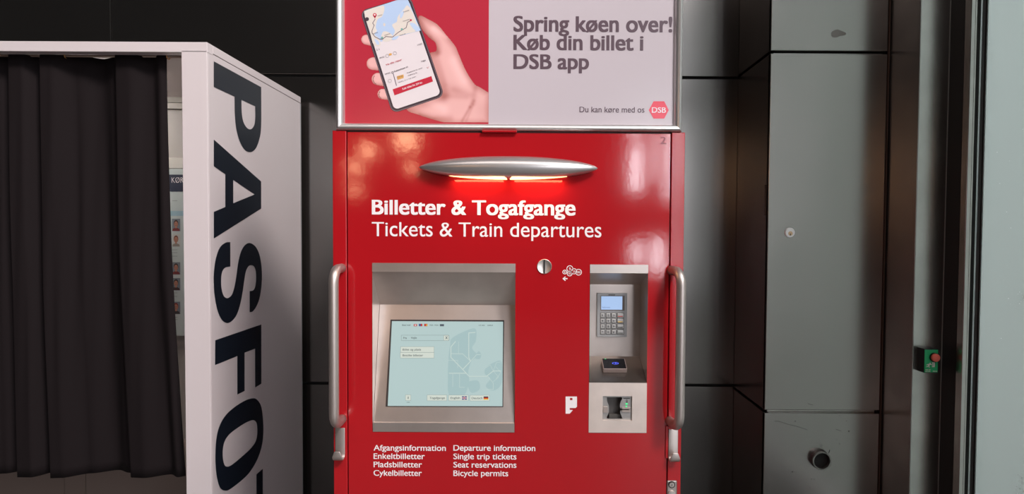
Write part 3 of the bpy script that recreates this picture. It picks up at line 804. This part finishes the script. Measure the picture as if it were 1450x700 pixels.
# ---- card recess
YK = YM + .093
kA, kB, kC, kD = at(875, 387, YM).z, at(875, 403, YK).z, at(875, 505, YK).z, at(875, 541, YM).z
_, cr = recess('card_recess', cx0, cx1, [(YM + .02, cz1), (YM - .0015, cz1), (YM - .0015, kA), (YM + .001, kA - .0006), (YK, kB)], STEEL, tm)
_, bp_ = recess('recess_back', cx0 + .0005, cx1 - .0005, [(YK, kB), (YK, kC)], STEEL, cr)
SHM = mat('shaded_shelf_steel', (.26, .235, .215, 1), .34, 1., bump=.06, bump_scale=90, stretch=(.05, 1, 3), var=.15, mottled=12)  # darker copy of the brushed steel, the shelf's shade put into its colour
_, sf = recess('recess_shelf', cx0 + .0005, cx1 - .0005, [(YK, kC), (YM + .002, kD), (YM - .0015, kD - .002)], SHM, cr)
for X in (cx0 + .0003, cx1 - .0003): MB().add([(X, YM - .0015, kA), (X, YK + .001, kB), (X, YK + .001, kC), (X, YM - .0015, kD)], [(0, 1, 2, 3)]).build('recess_side', STEEL, cr)
# PIN pad
X0, Z0, X1, Z1 = rect(845.4, 415.6, 888, 477.6, YK - .006)
PADM = mat('pin_pad_metal', (.42, .42, .42, 1), .4, .7)
pp = MB().box(X0, X1, YK - .006, YK, Z0, Z1, .0012).build('pin_pad', PADM, tm, label='grey metal PIN pad with small lit display')
pw, phh = X1 - X0, Z1 - Z0
MB().add([(X0 + .002, YK - .0062, Z0 + .002), (X1 - .002, YK - .0062, Z0 + .002), (X1 - .002, YK - .0062, Z1 - .002), (X0 + .002, YK - .0062, Z1 - .002)], [(0, 1, 2, 3)]).build('pad_face', mat('pin_pad_face', (.36, .355, .35, 1), .45, .5), pp)
yk = YK - .0066
m = MB(); quadY(m, 850.4, 419.0, 884.5, 440.2, yk + .0001); m.build('display_frame_and_shadow', mat('display_shadow_dark', rgb(112, 100, 96), .4), pp)  # dark frame, widened to the right as the display's painted shadow
m = MB(); quadY(m, 851.3, 419.8, 881.2, 438.8, yk - .0002); dsp = m.build('display', emat('display_glow', rgb(168, 196, 236), .95), pp, label='lit pale blue display')
m = MB(); wall_text(m, 'Velkommen', 852.3, 864, 436.6, 434.4, yk - .0005, 0); m.build('display_lettering', emat('display_ink', rgb(110, 130, 180), .9), pp)
m = MB(); wall_text(m, 'TERMINAL', 861, 871, 419.0, 417.4, yk, .03) if False else quadY(m, 861.5, 417.3, 871, 418.5, yk); m.build('pad_mark', mat('pad_mark_dark', rgb(60, 58, 60), .5), pp)
KEYM = mat('key_metal', (.50, .48, .46, 1), .35, .8); KEYT = mat('key_print', rgb(52, 50, 50), .5)
colsx = ((850.2, 856.2), (858.2, 864.2), (866.0, 872.0), (873.8, 883.0)); rowsy = ((443.8, 449.8), (451.4, 457.6), (459.4, 465.6), (467.4, 473.6))
labels = ['1', '2', '3', '', '4', '5', '6', '', '7', '8', '9', '', '*', '0', '#', '']
fcol = [rgb(200, 60, 55), rgb(225, 180, 60), rgb(60, 60, 60), rgb(110, 115, 110)]
keyme = {}
for r_, (ya, yb2) in enumerate(rowsy):
    for c_, (xa, xb2) in enumerate(colsx):
        X0, Z0, X1, Z1 = rect(xa, ya, xb2, yb2, yk)
        kw_ = 'wide' if c_ == 3 else 'small'
        if kw_ not in keyme:
            tmp = MB().box(-(X1 - X0) / 2, (X1 - X0) / 2, -.0022, .0004, -(Z1 - Z0) / 2, (Z1 - Z0) / 2, .0012)
            me = bpy.data.meshes.new('key'); me.from_pydata(tmp.v, [], tmp.f); me.materials.append(KEYM); keyme[kw_] = me
        well = MB().box(X0 - .0009, X1 + .0009, yk - .0002, yk + .0004, Z0 - .0009, Z1 + .0009).build('key_well', mat('key_well_dark', rgb(72, 66, 64), .5), pp)
        ko = bpy.data.objects.new('key', keyme[kw_])
        ko.location = Vector(((X0 + X1) / 2, yk, (Z0 + Z1) / 2)) - base_of(pp)
        link(ko, pp)
m = MB()
for i, l in enumerate(labels):
    if not l: continue
    xa, xb2 = colsx[i % 4]; ya, yb2 = rowsy[i // 4]
    xm_ = (xa + xb2) / 2
    c = at(xm_ - .9, yb2 - 1.6, yk - .0024); frame_text(m, l, c, X_, Z_, 1.8 * .0019 * (1 if l != '1' else .6), .0054, .03)
m.build('key_figures', KEYT, pp, kind='stuff')
for k in range(4):
    m = MB(); ya, yb2 = rowsy[k]; quadY(m, 875.0, yb2 - 2.2, 881.8, yb2 - .9, yk - .0024); m.build('key_stripe', mat('key_stripe_%d' % k, fcol[k], .5), pp, label=['red', 'yellow', 'black', 'grey'][k] + ' stripe on a function key')

# contactless reader on the shelf
sd = Vector((0, YM + .002 - YK, kD - kC)).normalized()      # down the shelf
sn = X_.cross(sd).normalized()
if sn.z < 0: sn = -sn
ps = Vector((0, YK, kC))
def shf(x, y, l=0.): return on_plane(x, y, ps + sn * l, sn)
hgt = .013
A = shf(851.8, 507.8, hgt); B = shf(883.2, 507.8, hgt); D = shf(854.2, 522.6, hgt); E_ = shf(889.6, 522.6, hgt)
xw0, xw1 = (A.x + D.x) / 2, (B.x + E_.x) / 2
ln = (D - A).dot(sd)
o_ = Vector((xw0, A.y, A.z)) - sn * hgt
rd = MB().obox(o_, X_, sd, sn, xw1 - xw0, ln, hgt, .0012).build('card_reader', mat('reader_case', rgb(150, 132, 126), .4, .3), tm, label='small contactless card reader with black top')
MB().obox(o_ + X_ * .002 + sd * .002 + sn * hgt, X_, sd, sn, xw1 - xw0 - .004, ln - .0035, .0008).build('reader_top', mat('reader_black', (.006, .006, .008, 1), .15), rd)
m = MB(); cc = o_ + X_ * (xw1 - xw0) * .55 + sd * ln * .5 + sn * (hgt + .0011)
vs, fs = fill2d([ring2d(0, 0, .0085, 28, .0042), ring2d(0, 0, .0075, 28, .0034)])
m.add([cc + X_ * v.x + sd * v.y for v in vs], fs)
for r2 in (.0012, .0026, .0040):
    for a_ in range(-3, 3):
        t0, t1 = a_ * .28, (a_ + 1) * .28
        q1 = cc + X_ * (-.002 + r2 * math.cos(t0)) + sd * (r2 * math.sin(t0) * .9); q2_ = cc + X_ * (-.002 + r2 * math.cos(t1)) + sd * (r2 * math.sin(t1) * .9)
        m.add([q1, q2_, q2_ + X_ * .0006, q1 + X_ * .0006], [(0, 1, 2, 3)])
m.build('contactless_mark', emat('blue_glow', (.10, .14, 1.0, 1), 2.2), rd, label='glowing blue contactless mark')
m = MB(); c2 = o_ + X_ * .008 + sd * .003 + sn * (hgt + .0011); m.add([c2, c2 + X_ * .004, c2 + X_ * .004 + sd * .0015, c2 + sd * .0015], [(0, 1, 2, 3)])
m.build('ready_light', emat('green_led', (.05, .8, .25, 1), 1.2), rd)

# lower steel plate with the card slot
hx0, hz0, hx1, hz1 = rect(853.4, 561.2, 894.8, 595.6, YM)
PLM = mat('warm_steel_plate', (.86, .73, .66, 1), .40, .72, bump=.05, bump_scale=60, stretch=(1, 1, 1), var=.08, mottled=14)
lp_ = plate_with_holes(MB(), cx0, cx1, cz0, kD - .0022, [(hx0, hz0, hx1, hz1)], YM - .0015, YM + .004).build('slot_plate', PLM, tm)
GS = mat('slot_casting', (.40, .38, .365, 1), .42, .7)
u = lambda a, b: (790 + a / 7.78, 530 + b / 7.78)
yin = YM + .004
outer = [u(495, 246), u(812, 246), u(812, 508), u(495, 508)]
hour = [u(540, 256), u(705, 256), u(708, 275), u(695, 300), u(686, 330), u(684, 360), u(690, 378), u(705, 382), u(785, 382), u(785, 400), u(705, 400), u(690, 408), u(688, 430), u(700, 462), u(706, 480), u(696, 495), u(552, 495), u(540, 480), u(545, 458), u(558, 430), u(562, 415), u(562, 360), u(556, 335), u(541, 296)]
vs, fs = fill2d([[(at(*p, yin).x, at(*p, yin).z) for p in outer], [(at(*p, yin).x, at(*p, yin).z) for p in smooth_loop(hour, (0, 1, 8, 9), 3)]], .006)
cso = MB().add([(v.x, yin + .003 - v.z * 1, v.y) for v in vs], fs).build('card_slot', GS, lp_)
MB().box(hx0, hx1, YM + .028, YM + .03, hz0, hz1).build('slot_back', mat('slot_back_grey', (.11, .10, .095, 1), .5, .5), lp_)
X0, Z0, X1, Z1 = rect(*u(560, 440), *u(700, 495), YM + .016)
MB().box(X0, X1, YM + .014, YM + .028, Z0, Z1, .001).build('slot_ledge', mat('slot_ledge_dark', rgb(70, 66, 62), .5), lp_)
X0, Z0, X1, Z1 = rect(*u(498, 358), *u(548, 424), YM + .002)
MB().box(X0, X1, YM, YM + .004, Z0, Z1, .0005).build('slot_guide', mat('slot_guide_metal', (.5, .42, .38, 1), .4, .8), lp_)
X0, Z0, X1, Z1 = rect(*u(706, 366), *u(800, 420), YM + .002)
MB().box(X0, X1, YM + .001, YM + .004, (Z0 + Z1) / 2 + .0012, Z1, .0004).build('slot_guide', mat('slot_guide_metal', None), lp_)
MB().box(X0, X1, YM + .001, YM + .004, Z0, (Z0 + Z1) / 2 - .0014, .0004).build('slot_guide', mat('slot_guide_metal', None), lp_)
for (a, b, c3, d, nm, cl_) in ((750, 284, 768, 292, 'slot_mark', None), (750, 302, 768, 312, 'slot_mark', None), (745, 321, 769, 338, 'slot_light', 1), (745, 352, 764, 364, 'slot_light', 1), (722, 265, 795, 272, 'slot_mark', None)):
    m = MB(); quadY(m, *u(a, b), *u(c3, d), YM + .0034); m.build(nm, emat('green_led', (.05, .8, .25, 1), 1.2) if cl_ else BLACK, lp_)

# ---- grab handles, hooks and lock plate
def handle(x_at, y0, x_bar, y1, label):
    r = .0118; yb4 = YM - .062
    zt_, zb_ = at(x_bar, y0, yb4).z, at(x_bar, y1, yb4).z
    xb5 = at(x_bar, (y0 + y1) / 2, yb4).x; xa5 = at(x_at, (y0 + y1) / 2, YM).x
    pts = []
    R = .034
    zt2, zb2 = zt_ - r, zb_ + r
    dv = Vector((xb5 - xa5, yb4 - YM, 0)); L = dv.length; dv.normalize()
    base = Vector((xa5, YM + .002, 0))
    pts.append(base + Z_ * zt2)
    pts.append(base + dv * (L - R) * .5 + Z_ * zt2)
    for i in range(9):
        a = math.pi / 2 * i / 8
        pts.append(base + dv * (L - R + R * math.sin(a)) + Z_ * (zt2 - R + R * math.cos(a)))
    for i in range(9):
        a = math.pi / 2 * i / 8
        pts.append(base + dv * (L - R + R * math.cos(a)) + Z_ * (zb2 + R - R * math.sin(a)))
    pts.append(base + dv * (L - R) * .5 + Z_ * zb2)
    pts.append(base + Z_ * zb2)
    return MB().tube(pts, r, 20).build('grab_handle', HANDLE, tm, True, label=label)
handle(484, 375.5, 472.3, 612.5, 'satin metal grab handle on the screen side')
handle(949, 378.5, 963.8, 615.5, 'satin metal grab handle on the card terminal side')
def hook(x0, x1, ytop, ybot, label):
    X0, X1 = at(x0, ytop, YM).x, at(x1, ytop, YM).x
    zt_, zb_ = at(x0, ytop, YM).z, at(x0, ybot, YM - .02).z
    prof = [(-.001, zt_), (-.001, zb_ + .012)]
    for i in range(1, 9):
        a = math.pi * i / 8
        prof.append((-.001 - .011 * (1 - math.cos(a)), zb_ + .012 - .011 * math.sin(a)))
    prof.append((-.0235, zb_ + .026))
    w_ = X1 - X0; m = MB(); n_ = len(prof); th = .003
    for i, (y, z) in enumerate(prof):
        ins = 0 if i < n_ - 1 else w_ * .22
        m.v += [Vector((X0 + ins, YM + y, z)), Vector((X1 - ins, YM + y, z))]
    for i in range(n_ - 1): m.f.append((2 * i, 2 * i + 1, 2 * i + 3, 2 * i + 2))
    o = m.build('bag_hook', HANDLE, tm, True, label=label)
    s = o.modifiers.new('t', 'SOLIDIFY'); s.thickness = th; s.offset = 0
    b = o.modifiers.new('b', 'BEVEL'); b.width = .001; b.segments = 2
hook(475, 488.6, 606, 653.5, 'metal bag hook under the screen side handle')
hook(946.5, 960, 608, 655.5, 'metal bag hook under the card terminal side handle')
X0, Z0, X1, Z1 = rect(944, 680.5, 958, 735, YM)
lpz = MB().box(X0, X1, YM - .003, YM, Z0, Z1, .0025).build('lock_plate', HANDLE, tm)
c = at(951, 686.5, YM - .003)
MB().lathe(c, (0, -1, 0), [(0, .0088), (.002, .0088), (.002, .0072), (.0006, .0068)], 28).build('lock_ring', mat('lock_ring_dark', rgb(60, 52, 50), .4, .6), lpz, 'auto')
MB().lathe(c, (0, -1, 0), [(0, .0066), (.003, .0062), (.0032, .0002)], 28).build('lock_plug', mat('polished_steel', None), lpz, 'auto')
MB().box(c.x - .0007, c.x + .0007, c.y - .0036, c.y - .003, c.z - .003, c.z + .0035).build('keyhole', BLACK, lpz)
c = at(951, 700.5, YM - .003)
MB().lathe(c, (0, -1, 0), [(0, .0105), (.003, .0098), (.0036, .0002)], 28).build('lock_cap', mat('polished_steel', None), lpz, 'auto')
X0, Z0, X1, Z1 = rect(942, 603, 945.6, 648.5, YM)
MB().box(X0, X1, YM - .004, YM, Z0, Z1, .0008).build('hinge', REDG, tm)

# ================================================================ POSTER DISPLAY ON TOP
YF = YM - .006
fx0, fx1 = at(474.5, 100, YF).x, at(967.0, 100, YF).x
fz0 = zt + .001
fz1 = fz0 + .42
pd = empty('poster_display', ((fx0 + fx1) / 2, YM + .06, fz0), 'silver framed snap poster case standing on top of the red ticket machine', 'poster case')
MB().box(fx0 + .004, fx1 - .004, YF + .022, YM + .13, fz0, fz1).build('case', mat('case_grey', rgb(150, 146, 144), .4, .5), pd)
ALU = mat('satin_aluminium', (.60, .575, .565, 1), .30, .75)
fw = .0195
def mitre(side):
    """one rounded profile of the frame with mitred ends"""
    prof = [(0, .022), (0, .006), (.10, .002), (.35, -.001), (.6, 0), (.8, .004), (.93, .009), (1, .016)]
    m = MB()
    for u_, d in prof:
        i = u_ * fw; y = YF + d
        if side == 'bottom': m.v += [Vector((fx0 + i, y, fz0 + i)), Vector((fx1 - i, y, fz0 + i))]
        if side == 'top': m.v += [Vector((fx0 + i, y, fz1 - i)), Vector((fx1 - i, y, fz1 - i))]
        if side == 'left': m.v += [Vector((fx0 + i, y, fz0 + i)), Vector((fx0 + i, y, fz1 - i))]
        if side == 'right': m.v += [Vector((fx1 - i, y, fz0 + i)), Vector((fx1 - i, y, fz1 - i))]
    for k in range(len(prof) - 1): m.f.append((2 * k, 2 * k + 1, 2 * k + 3, 2 * k + 2))
    return m
for s in ('bottom', 'top', 'left', 'right'):
    mitre(s).build('frame_rail', ALU, pd, 'auto')
YQ = YF + .015
px0, px1, pz0, pz1 = fx0 + fw * .95, fx1 - fw * .95, fz0 + fw * .9, fz1 - fw * .95
xr = at(692, 90, YQ).x
PRED = mat('poster_red_print', rgb(174, 44, 60), .22, spec=.5, bump=.02, bump_scale=14); PWH = mat('poster_white_print', rgb(190, 178, 183), .22, bump=.02, bump_scale=14)
ps_ = MB().add([(xr, YQ, pz0), (px1, YQ, pz0), (px1, YQ, pz1), (xr, YQ, pz1)], [(0, 1, 2, 3)]).build('poster_sheet', PWH, pd)
pr_ = MB().add([(px0, YQ, pz0), (xr, YQ, pz0), (xr, YQ, pz1), (px0, YQ, pz1)], [(0, 1, 2, 3)]).build('poster_picture', PRED, pd)
PINK = mat('poster_text_print', rgb(92, 74, 82), .25)
YT = YQ - .0005
m = MB(); wall_text(m, 'Spring køen over!', 727, 952, 44.8, 23.6, YT, .026); m.build('lettering', PINK, ps_)
m = MB(); wall_text(m, 'Køb din billet i', 727, 911, 70.8, 50.2, YT, .026); m.build('lettering', PINK, ps_)
m = MB(); wall_text(m, 'DSB app', 727, 834, 97.6, 77.5, YT, .026); m.build('lettering', PINK, ps_)
m = MB(); wall_text(m, 'Du kan køre med os', 820.5, 912.5, 159.3, 151.6, YT, .010); m.build('lettering', PINK, ps_)
m = MB(); polyY(m, [(918.6, 156), (925.5, 143.5), (940.5, 143.5), (947, 156), (940.5, 168), (925.5, 168)], YT)
m.build('logo_hexagon', mat('logo_red_print', rgb(222, 66, 84), .25), ps_)
m = MB(); wall_text(m, 'DSB', 923, 943, 159.7, 152.3, YT - .0004, .02); m.build('logo_lettering', mat('logo_white_print', rgb(236, 214, 220), .3), ps_)

# --- printed hand: fine grid of coloured quads on the poster plane
import numpy as np
Z4 = lambda a, b: (460 + a / 3.5, b / 3.5)
hand = [Z4(*p) for p in [(462, 88), (475, 76), (510, 93), (560, 122), (600, 170), (645, 225), (662, 262), (700, 350), (742, 415), (770, 432), (818, 462), (818, 615), (620, 615), (560, 600), (500, 582), (460, 568), (405, 543), (430, 470), (520, 260), (552, 250), (547, 212), (520, 190), (484, 150), (470, 120)]]
hand = smooth_loop(hand, (10, 11, 12, 17, 18), 4)
fingers = [[Z4(205, 196), Z4(260, 205), 7.3, 8.5], [Z4(238, 315), Z4(300, 320), 9.2, 9.6], [Z4(262, 391), Z4(320, 400), 8.9, 9.3], [Z4(287, 466), Z4(330, 470), 7.7, 8.0]]
gx = np.arange(508, 693.2, .6); gy = np.arange(18, 173.6, .6)
GX, GY = np.meshgrid(gx, gy)
def sdf_poly(P, X, Y):
    P = np.array(P); d = np.full(X.shape, 1e9); ins = np.zeros(X.shape, bool)
    for i in range(len(P)):
        a, b = P[i], P[(i + 1) % len(P)]
        ex, ey = b[0] - a[0], b[1] - a[1]; wx, wy = X - a[0], Y - a[1]
        t = np.clip((wx * ex + wy * ey) / (ex * ex + ey * ey + 1e-12), 0, 1)
        d = np.minimum(d, (wx - ex * t) ** 2 + (wy - ey * t) ** 2)
        c = (a[1] > Y) != (b[1] > Y)
        with np.errstate(divide='ignore', invalid='ignore'):
            ins ^= c & (X < ex * (Y - a[1]) / (ey if ey else 1e-12) + a[0])
    d = np.sqrt(d); return np.where(ins, -d, d)
def seg_d(a, b, X, Y):
    ex, ey = b[0] - a[0], b[1] - a[1]; t = np.clip(((X - a[0]) * ex + (Y - a[1]) * ey) / (ex * ex + ey * ey), 0, 1)
    return np.hypot(X - a[0] - ex * t, Y - a[1] - ey * t), t
D = sdf_poly(hand, GX, GY)
light = np.array([226, 172, 168.]); dark = np.array([176, 112, 106.]); deep = np.array([128, 72, 72.])
sh = np.clip(1 - (-D) / 11, 0, 1) ** 1.7 * .75
for a, b, w, k in ((Z4(738, 500), Z4(720, 530), 2.5, .35), (Z4(720, 530), Z4(680, 600), 2.0, .45), (Z4(745, 440), Z4(735, 510), 4, .3), (Z4(735, 520), Z4(700, 600), 2, .25), (Z4(640, 445), Z4(720, 470), 5, .22), (Z4(560, 430), Z4(650, 450), 9, .20), (Z4(590, 475), Z4(700, 482), 4, .18), (Z4(552, 255), Z4(600, 420), 3, .12), (Z4(520, 190), Z4(560, 260), 4.5, .5), (Z4(540, 140), Z4(600, 180), 4, -.35), (Z4(590, 540), Z4(520, 500), 7, -.25), (Z4(640, 300), Z4(690, 400), 8, -.25), (Z4(620, 590), Z4(560, 590), 5, .35), (Z4(470, 570), Z4(540, 590), 3, .4), (Z4(790, 540), Z4(800, 600), 10, .15)):
    d, _t = seg_d(a, b, GX, GY); sh = sh + k * np.exp(-(d / w) ** 2)
dph, _t = seg_d((583, 0), (629, 134), GX, GY); sh = sh + .45 * np.exp(-(np.maximum(dph - 2, 0) / 6) ** 2)
dph, _t = seg_d((556, 160), (626, 137), GX, GY); sh = sh + .45 * np.exp(-(np.maximum(dph - 1, 0) / 7) ** 2)
col = light + (dark - light) * np.clip(sh, -.3, 1)[..., None] + (deep - dark) * np.clip(sh - 1, 0, 1)[..., None] * .8
inside = D < .1
for a, b, r0, r1 in fingers:
    d, t = seg_d(a, b, GX, GY); r = r0 + (r1 - r0) * t; s = d - r
    nx = (GX - a[0]) / r0; ny = (GY - a[1]) / r0
    q = np.clip(d / r, 0, 1); s2 = np.clip(q ** 3 * .75 + .25 * ny - .1, 0, 1.2)
    cc = light + (dark - light) * np.clip(s2, 0, 1)[..., None] + (deep - dark) * np.clip(s2 - .9, 0, 1)[..., None]
    # nail rim at the far left lower side
    if r0 > 7.5 and a[1] > 95:
        nd = np.abs(np.hypot(GX - a[0] - 1.2, GY - a[1] - .5) - r0 * .86); am = (GX < a[0] - r0 * .25) & (GY > a[1] - r0 * .5)
        cc = np.where((am & (nd < .45))[..., None], deep, cc); 
    msk = (s < 0) & ~inside; col = np.where(msk[..., None], cc, col); inside = inside | msk
P00 = at(0, 0, YQ); 
ny_, nx_ = GX.shape
YH = YQ - .0003
vx = np.zeros((ny_, nx_, 3))
o0, ox, oy = at(508, 18, YH), at(693.2, 18, YH), at(508, 173.6, YH); oxy = at(693.2, 173.6, YH)
U = (GX - 508) / 185.2; Vv = (GY - 18) / 155.6
for k in range(3):
    vx[..., k] = o0[k] * (1 - U) * (1 - Vv) + ox[k] * U * (1 - Vv) + oy[k] * (1 - U) * Vv + oxy[k] * U * Vv
ok = inside & (vx[..., 0] <= xr + 1e-4) & (vx[..., 2] >= pz0)
idx = -np.ones(GX.shape, int)
cell = ok[:-1, :-1] & ok[1:, :-1] & ok[:-1, 1:] & ok[1:, 1:]
used = np.zeros(GX.shape, bool); used[:-1, :-1] |= cell; used[1:, :-1] |= cell; used[:-1, 1:] |= cell; used[1:, 1:] |= cell
idx[used] = np.arange(used.sum())
bb = np.array(base_of(pr_))
me = bpy.data.meshes.new('hand_print')
I, J = np.nonzero(cell)
faces = np.stack([idx[I, J], idx[I + 1, J], idx[I + 1, J + 1], idx[I, J + 1]], 1)
me.from_pydata((vx[used] - bb).tolist(), [], faces.tolist())
ca_ = me.color_attributes.new('print_colour', 'FLOAT_COLOR', 'POINT')
cc = np.clip(col[used] / 255., 0, 1); cc = np.where(cc <= .04045, cc / 12.92, ((cc + .055) / 1.055) ** 2.4)
ca_.data.foreach_set('color', np.concatenate([cc, np.ones((len(cc), 1))], 1).ravel())
hm = mat('hand_print_ink', (1, 1, 1, 1), .25)
at_n = hm.node_tree.nodes.new('ShaderNodeAttribute'); at_n.attribute_name = 'print_colour'
hm.node_tree.links.new(at_n.outputs['Color'], hm.node_tree.nodes['Principled BSDF'].inputs['Base Color'])
me.materials.append(hm)
ho = bpy.data.objects.new('hand_print', me); link(ho, pr_)

# --- printed phone
A4 = Vector((509.7, 15.2)); B4 = Vector((581, -5.5)); C4 = Vector((629.6, 136.2)); D4 = Vector((555.5, 161))
def ph_(u_, v_):
    return A4 * (1 - u_) * (1 - v_) + B4 * u_ * (1 - v_) + C4 * u_ * v_ + D4 * (1 - u_) * v_
def ph_loop(x0, y0, x1, y1, rx, ry):
    out = []
    for cx, cy, a0 in ((x1 - rx, y0 + ry, -90), (x1 - rx, y1 - ry, 0), (x0 + rx, y1 - ry, 90), (x0 + rx, y0 + ry, 180)):
        for i in range(7):
            a = math.radians(a0 + 15 * i); q = ph_(cx + rx * math.cos(a), cy + ry * math.sin(a)); out.append((q.x, q.y))
    return out
m = MB(); polyY(m, ph_loop(0, 0, 1, 1, .13, .065), YQ - .0006); m.build('phone_print', mat('phone_dark_print', rgb(62, 52, 60), .25), pr_)
m = MB(); lp1 = ph_loop(.008, .004, .992, .996, .12, .06); lp2 = ph_loop(.018, .009, .982, .991, .115, .057)
polyY(m, lp1, YQ - .0007, holes=[lp2]); m.build('phone_rim_print', mat('phone_rim_print', rgb(120, 105, 112), .25), pr_)
m = MB(); polyY(m, ph_loop(.055, .028, .945, .972, .085, .042), YQ - .0009); m.build('phone_screen_print', mat('phone_white_print', rgb(220, 208, 210), .25), pr_)
Z1_ = lambda a, b: (500 + a / 7.78, b / 7.78)
def pq(name, colr, loops, lift, sm_=True):
    for lp in loops:
        m = MB(); polyY(m, smooth_loop(lp) if sm_ else lp, YQ - lift); m.build(name, mat(name + '_ink', colr, .25), pr_)
pq('sea_print', rgb(176, 194, 222), [[Z1_(*p) for p in [(125, 150), (150, 110), (470, 5), (590, -22), (610, 10), (745, 335), (560, 385), (430, 415), (225, 490)]]], .0010, False)
pq('land_print', rgb(216, 205, 196), [
    [Z1_(*p) for p in [(124, 150), (150, 112), (320, 62), (345, 100), (320, 180), (270, 215), (250, 300), (262, 340), (235, 380), (290, 430), (300, 500), (225, 490), (180, 330)]],
    [Z1_(*p) for p in [(330, 350), (390, 355), (440, 400), (430, 440), (350, 460), (310, 420)]],
    [Z1_(*p) for p in [(430, 275), (480, 240), (495, 180), (560, 100), (600, 60), (660, 140), (690, 230), (720, 300), (690, 345), (590, 372), (500, 395), (440, 400), (460, 340)]],
    [Z1_(*p) for p in [(335, 255), (355, 262), (350, 290), (333, 280)]]], .0011)
pq('inlet_print', rgb(184, 200, 226), [[Z1_(*p) for p in [(625, 255), (680, 260), (735, 325), (700, 345), (650, 300)]], [Z1_(*p) for p in [(430, 420), (500, 395), (480, 430), (435, 440)]], [Z1_(*p) for p in [(235, 430), (275, 450), (290, 485), (262, 490)]], [Z1_(*p) for p in [(520, 150), (560, 120), (545, 180), (520, 200)]]], .0012)
m = MB(); fp_ = lambda x, y: at(x, y, YQ - .0013)
strokeP(m, [Z1_(*p) for p in [(243, 210), (215, 255), (232, 278), (208, 340), (210, 365), (240, 405), (290, 430), (325, 432), (360, 402), (435, 408), (500, 355), (585, 305), (600, 245), (635, 228)]], .85, fp_)
m.build('route_print', mat('route_ink', rgb(92, 72, 92), .3), pr_); m = MB(); strokeP(m, [Z4(338, 362), Z4(355, 424)], .9, fp_)
m.build('route_print', mat('route_ink', rgb(92, 72, 92), .3), pr_)
pq('red_pin_print', rgb(196, 50, 72), [ring2d(530.7, 21.3, 2.7, 16), ring2d(581.8, 28.5, 1.4, 12), [(529, 23), (532.6, 23), (531, 26.5)]], .0014, False)
pq('pin_hole_print', rgb(225, 210, 210), [ring2d(530.6, 21.0, 1.2, 12)], .0016, False)
pq('back_button_print', rgb(70, 58, 64), [ring2d(519.7, 27.1, 2.8, 16)], .0014, False)
pq('station_print', rgb(120, 170, 160), [ring2d(541, 53.5, 1.6, 12), ring2d(569, 41.4, 1.6, 12)], .0015, False)
pq('orange_label_print', rgb(214, 160, 90), [[Z4(357, 378), Z4(390, 369), Z4(391, 386), Z4(360, 396)], [Z4(317, 266), Z4(331, 263), Z4(332, 273), Z4(319, 276)]], .0014, False)
pq('button_bar_print', rgb(186, 42, 62), [[Z4(336, 443), Z4(528, 377), Z4(536, 404), Z4(345, 473)]], .0012, False)
rot = (Vector(Z4(528, 377)) - Vector(Z4(336, 443)))
ang = math.atan2(-rot.y, rot.x)
uxp, uyp = Vector((math.cos(ang), 0, math.sin(ang))), Vector((-math.sin(ang), 0, math.cos(ang)))
def ptx(mb, body, a, b, wpx, cap, bold=.01, lift=.0015):
    o = at(*Z4(a, b), YQ - lift); k = YQ / F
    frame_text(mb, body, o, uxp, uyp, wpx / 3.5 * k, cap / 3.5 * k, bold)
m = MB()
for t_ in (('Køb billet fra 259 kr.', 386, 446, 104, 9),): ptx(m, *t_, .02)
m.build('button_lettering', mat('logo_white_print', None), pr_)
m = MB()
for t_ in (('2 t', 256, 252, 18, 8), ('13:52', 460, 227, 24, 7), ('København H', 345, 358, 70, 8), ('09:52', 300, 372, 26, 7), ('Vejle', 478, 309, 24, 7), ('09:52', 272, 292, 24, 7), ('LYN 45', 359, 389, 28, 7)): ptx(m, *t_)
for t_ in (('Fredericia St. mod', 408, 365, 78, 6), ('Aalborg St.', 412, 378, 50, 6), ('Skift, 3 t 10 min', 365, 411, 90, 5), ('Aarhus', 262, 82, 24, 5), ('Odense', 296, 178, 30, 5), ('Kolding', 240, 170, 24, 5), ('Sorø', 372, 178, 30, 5), ('Helsingør', 388, 108, 36, 5), ('Roskilde', 390, 62, 30, 5)): ptx(m, *t_, 0)
for cx_, cy_ in ((309, 277), (347, 264), (322, 401)):
    c_ = Z4(cx_, cy_); polyY(m, ring2d(*c_, 2.5, 16), YQ - .0015, holes=[ring2d(*c_, 2.15, 16)])
c_ = Z4(335, 359); polyY(m, ring2d(*c_, 1.6, 14), YQ - .0015, holes=[ring2d(*c_, .9, 14)])
m.build('phone_small_print', mat('phone_ink', rgb(110, 98, 104), .4), pr_, kind='stuff')
m = MB(); ptx(m, 'Vis alle rejser', 303, 326, 84, 8, .01); strokeP(m, [Z4(505, 333), Z4(511, 339), Z4(515, 329)], .4, fp_)
m.build('phone_red_print', mat('phone_red_ink', rgb(196, 80, 92), .4), pr_)
